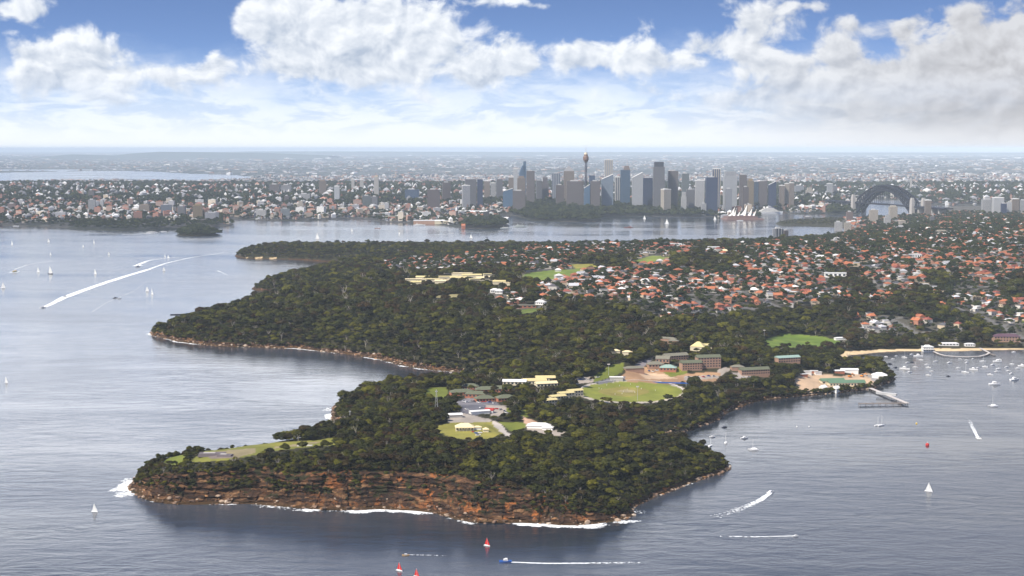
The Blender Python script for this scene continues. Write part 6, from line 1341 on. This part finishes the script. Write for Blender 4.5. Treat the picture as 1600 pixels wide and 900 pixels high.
def pole(px, py, Hh, label, kind='light', w=.22):
    x, y, z = hit(px, py); r = empty('floodlight_pole' if kind == 'light' else 'radio_mast', (x, y, z - .5))
    if kind == 'light': MB().cyl(0, 0, 0, Hh, w, w * .6, 8).build('pole', steel, r); MB().box(-1.6, 1.6, -.3, .3, Hh, Hh + 1.2).build('lamp_head', lite, r)
    else:
        mb = MB()
        for sx in (-1, 1):
            for sy in (-1, 1): mb.bar((sx * w * 4, sy * w * 4, 0), (sx * .15, sy * .15, Hh), .16)
        for k in range(8): f0 = 1 - k / 8; f1 = 1 - (k + 1) / 8; z0 = Hh * k / 8; z1 = Hh * (k + 1) / 8; mb.bar((-w * 4 * f0, -w * 4 * f0, z0), (w * 4 * f1, -w * 4 * f1, z1), .12).bar((w * 4 * f0, -w * 4 * f0, z0), (-w * 4 * f1, -w * 4 * f1, z1), .12).bar((-w * 4 * f0, w * 4 * f0, z0), (-w * 4 * f1, -w * 4 * f1, z1), .12)
        mb.build('lattice', steel, r); MB().box(-1.2, 1.2, -.2, .2, Hh * .9, Hh * .94).build('aerial', steel, r)
    tag(r, label, 'light pole' if kind == 'light' else 'mast'); return r
for a in [(996,626,15.5,'floodlight pole at the near edge of the cricket oval'),(951,587,13,'floodlight pole at the far left of the cricket oval'),(1072,607,14,'floodlight pole at the right end of the cricket oval'),(895,600,11,'floodlight pole left of the cricket oval among trees'),(1194,532,15,'floodlight pole beside the sports field near the beach'),(704,593,9,'left of two thin poles above the bay'),(724,592,9,'right of two thin poles above the bay'),(1138,382,22,'tall thin pole on the suburban crest')]: pole(*a)
pole(682, 650, 27, 'lattice mast rising from the bush left of the car park', 'mast', .5); pole(547, 664, 16, 'thin grey mast in the bush above the inlet', 'mast', .3); pole(893, 612, 8, 'short lattice mast near the yellow barracks', 'mast', .3)
def car_proto(m):
    r = empty('parked_car'); MB().box(-2.2, 2.2, -.9, .9, .35, .95).build('body', m, r); c = MB().taper(-1.5, 1.2, -.82, .82, .951, 1.5, .78).build('cabin', glassB, r)
    for sx in (-1.4, 1.4):
        for sy in (-.92, .72): MB().add([(sx + .34 * math.cos(a_ * math.pi / 4), sy + k * .2, .34 + .34 * math.sin(a_ * math.pi / 4)) for k in (0, 1) for a_ in range(8)], [tuple(range(8)), tuple(range(15, 7, -1))] + [(i, 8 + i, 8 + (i + 1) % 8, (i + 1) % 8) for i in range(8)]).build('wheel', darkM, r)
    return r
CARS = [('white', hullW), ('silver', steel), ('dark', hullD), ('red', redP), ('blue', hullB)]; cpr = {}
cl = []
spots = [(725,628),(730,629),(736,627.5),(741,628),(748,629.5),(756,628.5),(765,629),(771,630.5),(729,640),(735,642),(741,644),(752,638),(739,675),(744,678),(750,677),(747,681),(782,641),(788,643),(791,646),(776,640),(906,594),(911,592),(916,593),(921,594),(926,591.5),(934,590),(903,589),(1014,580),(1020,581),(1026,579.5),(1076,590),(1083,590.5),(1091,589),(1099,590),(1107,588.5),(1115,589),(1162,591),(1170,590),(1178,589),(1188,587.5),(1078,545),(1275,541),(1283,542),(1291,540),(1299,541),(1307,542)]
for k, (px, py) in enumerate(spots):
    ci_ = [0, 0, 1, 2, 0, 3, 4][k % 7]; x, y, z = hit(px, py)
    if ci_ in cpr: o = copy_tree(cpr[ci_])
    else: o = cpr[ci_] = car_proto(CARS[ci_][1])
    o.location = (x, y, z + .05); o.rotation_euler = (0, 0, R((k * 37) % 180)); tag(o, 'x', 'car', 'cars parked about the headland')
    zn = 'on the grey car park beside the green-roofed halls' if py < 632 and px < 780 else 'beside the colonial cottage' if px < 752 and py > 670 else 'on the lower dark car park' if px < 800 else 'left of the cricket oval' if px < 940 else 'by the bare earth behind the oval' if px < 1120 else 'before the long brick block' if px < 1200 else 'at the edge of the sports field'
    cl.append((o, CARS[ci_][0] + ' car ' + zn, px))
label_all(cl)
orangeP = flat('orange_machine_paint', (.70, .24, .03), .5)
for k, (px, py, rz) in enumerate([(1328,590,20), (1347,589,-30)]):
    x, y, z = hit(px, py); r = empty('excavator', (x, y, z), R(rz)); MB().box(-2.2, 2.2, -1.6, -.9, 0, .9).box(-2.2, 2.2, .9, 1.6, 0, .9).build('tracks', darkM, r); MB().box(-2.3, 1.4, -1.4, 1.4, .95, 2.4).build('body', orangeP, r); MB().box(.2, 1.7, -1.3, -.1, 2.41, 3.8).build('cab', glassB, r)
    MB().bar((1.2, .5, 2.2), (4.2, .5, 5.4), .6).bar((4.2, .5, 5.4), (6.4, .5, 2.6), .45).build('arm', orangeP, r); MB().taper(5.8, 7.0, -.1, 1.1, 1.5, 2.6, 1.3).build('bucket', darkM, r); tag(r, ['orange excavator left of another on the bare earth by the wharf', 'orange excavator right of another, nearest the white tent'][k], 'excavator')
# boundary fence of the oval
fv = MB(); pts = ell(986, 612, 81, 17, 64); W3 = [hit(*p) for p in pts[30:66]]; f0 = empty('oval_fence', W3[0])
for a, b in zip(W3, W3[1:]): fv.bar(Vector(a) - Vector(W3[0]) + Vector((0, 0, .9)), Vector(b) - Vector(W3[0]) + Vector((0, 0, .9)), .9 * .35, 0)
fv.build('rail', white, f0); tag(f0, 'low white boundary fence along the far side of the cricket oval', 'fence')
x, y, z = hit(1030, 599); hb = empty('hoarding', (x, y, z), R(-9)); MB().box(-36, 36, -.15, .15, 0, 1.4).build('panel', hullB, hb); tag(hb, 'long blue hoarding on the far boundary of the oval', 'hoarding')
# cricketers: one continuous figure each
def person_mesh():
    bm = bmesh.new(); J = [(0,0,.95),(0,0,1.2),(0,0,1.45),(0,0,1.55),(0,0,1.72),(.2,0,1.42),(.3,.02,1.12),(.32,.1,.86),(-.2,0,1.42),(-.3,.02,1.12),(-.32,.1,.86),(.12,0,.9),(.15,.02,.48),(.17,0,.05),(.17,.16,.03),(-.12,0,.9),(-.15,-.02,.48),(-.17,-.05,.05),(-.17,.12,.03)]
    E = [(0,1),(1,2),(2,3),(3,4),(2,5),(5,6),(6,7),(2,8),(8,9),(9,10),(0,11),(11,12),(12,13),(13,14),(0,15),(15,16),(16,17),(17,18)]
    me = bpy.data.meshes.new('figure'); me.from_pydata(J, E, []); o = bpy.data.objects.new('figure', me); col.objects.link(o); md = o.modifiers.new('skin', 'SKIN'); md.use_smooth_shade = True
    rad = [.16,.17,.18,.06,.11,.07,.05,.04,.07,.05,.04,.10,.07,.05,.04,.10,.07,.05,.04]
    for i, v in enumerate(me.skin_vertices[0].data): v.radius = (rad[i], rad[i]); v.use_root = (i == 0)
    dg = bpy.context.evaluated_depsgraph_get(); ev = o.evaluated_get(dg); m2 = bpy.data.meshes.new_from_object(ev); bpy.data.objects.remove(o); bm.free(); return m2
pm = person_mesh(); pm.materials.clear(); pm.materials.append(flat('cricket_whites', (.78, .77, .73), .8, .05))
pl = []
for k, (px, py) in enumerate([(936,608),(940,609),(948,603),(961,617),(972,616),(974,613),(980,610),(992,614),(985,602),(1002,609),(968,604),(1024,611),(955,596)]):
    x, y, z = hit(px, py); o = link(bpy.data.objects.new('person', pm)); o.location = (x, y, z); o.rotation_euler = (0, 0, k * 1.3); tag(o, 'x', 'person', 'cricketers on the oval'); pl.append((o, 'standing cricketer in white on the ' + ('near' if py > 608 else 'far') + ' half of the oval', px))
label_all(pl)
# pale slabs in the grass strip and on the bush
for (px, py, L, W_s, Hh, rz, lb) in [(477,697,15,5,.6,-8,'small white concrete slab on the grass strip'), (332,711,26,9,1.8,4,'dark concrete gun emplacement at the left of the grass strip'), (352,713,14,7,1.4,-10,'low dark concrete emplacement right of the larger one'), (794,740,13,5,2.2,5,'pale flat rock slab in the bush above the cliff')]:
    x, y, z = hit(px, py); r = empty('slab', (x, y, z), R(rz)); MB().taper(-L / 2, L / 2, -W_s / 2, W_s / 2, -1, Hh, .9).build('top', concrete if 'white' in lb or 'pale' in lb else flat('dark_concrete', (.14, .12, .13), .9), r); MB().box(-L * .3, L * .1, -W_s * .2, W_s * .2, Hh + .01, Hh + .5).build('upstand', concrete, r); tag(r, lb, 'slab')

# ------------------------------------------------------------ haze: the air over the whole scene
hz = MB().box(-160000, 160000, -1500, 165000, -14, 345).build('haze', [])
hm = bpy.data.materials.new('air'); hm.use_nodes = True; ht = NT(hm.node_tree); ht.n.clear()
ho = ht.node('ShaderNodeOutputMaterial'); pv = ht.node('ShaderNodeVolumePrincipled')
pv.inputs['Density'].default_value = 2.4e-5; pv.inputs['Color'].default_value = (.74, .87, 1.0, 1); pv.inputs['Anisotropy'].default_value = -0.3
ht.l.new(pv.outputs[0], ho.inputs['Volume']); hz.data.materials.append(hm); tag(hz, kind='stuff')
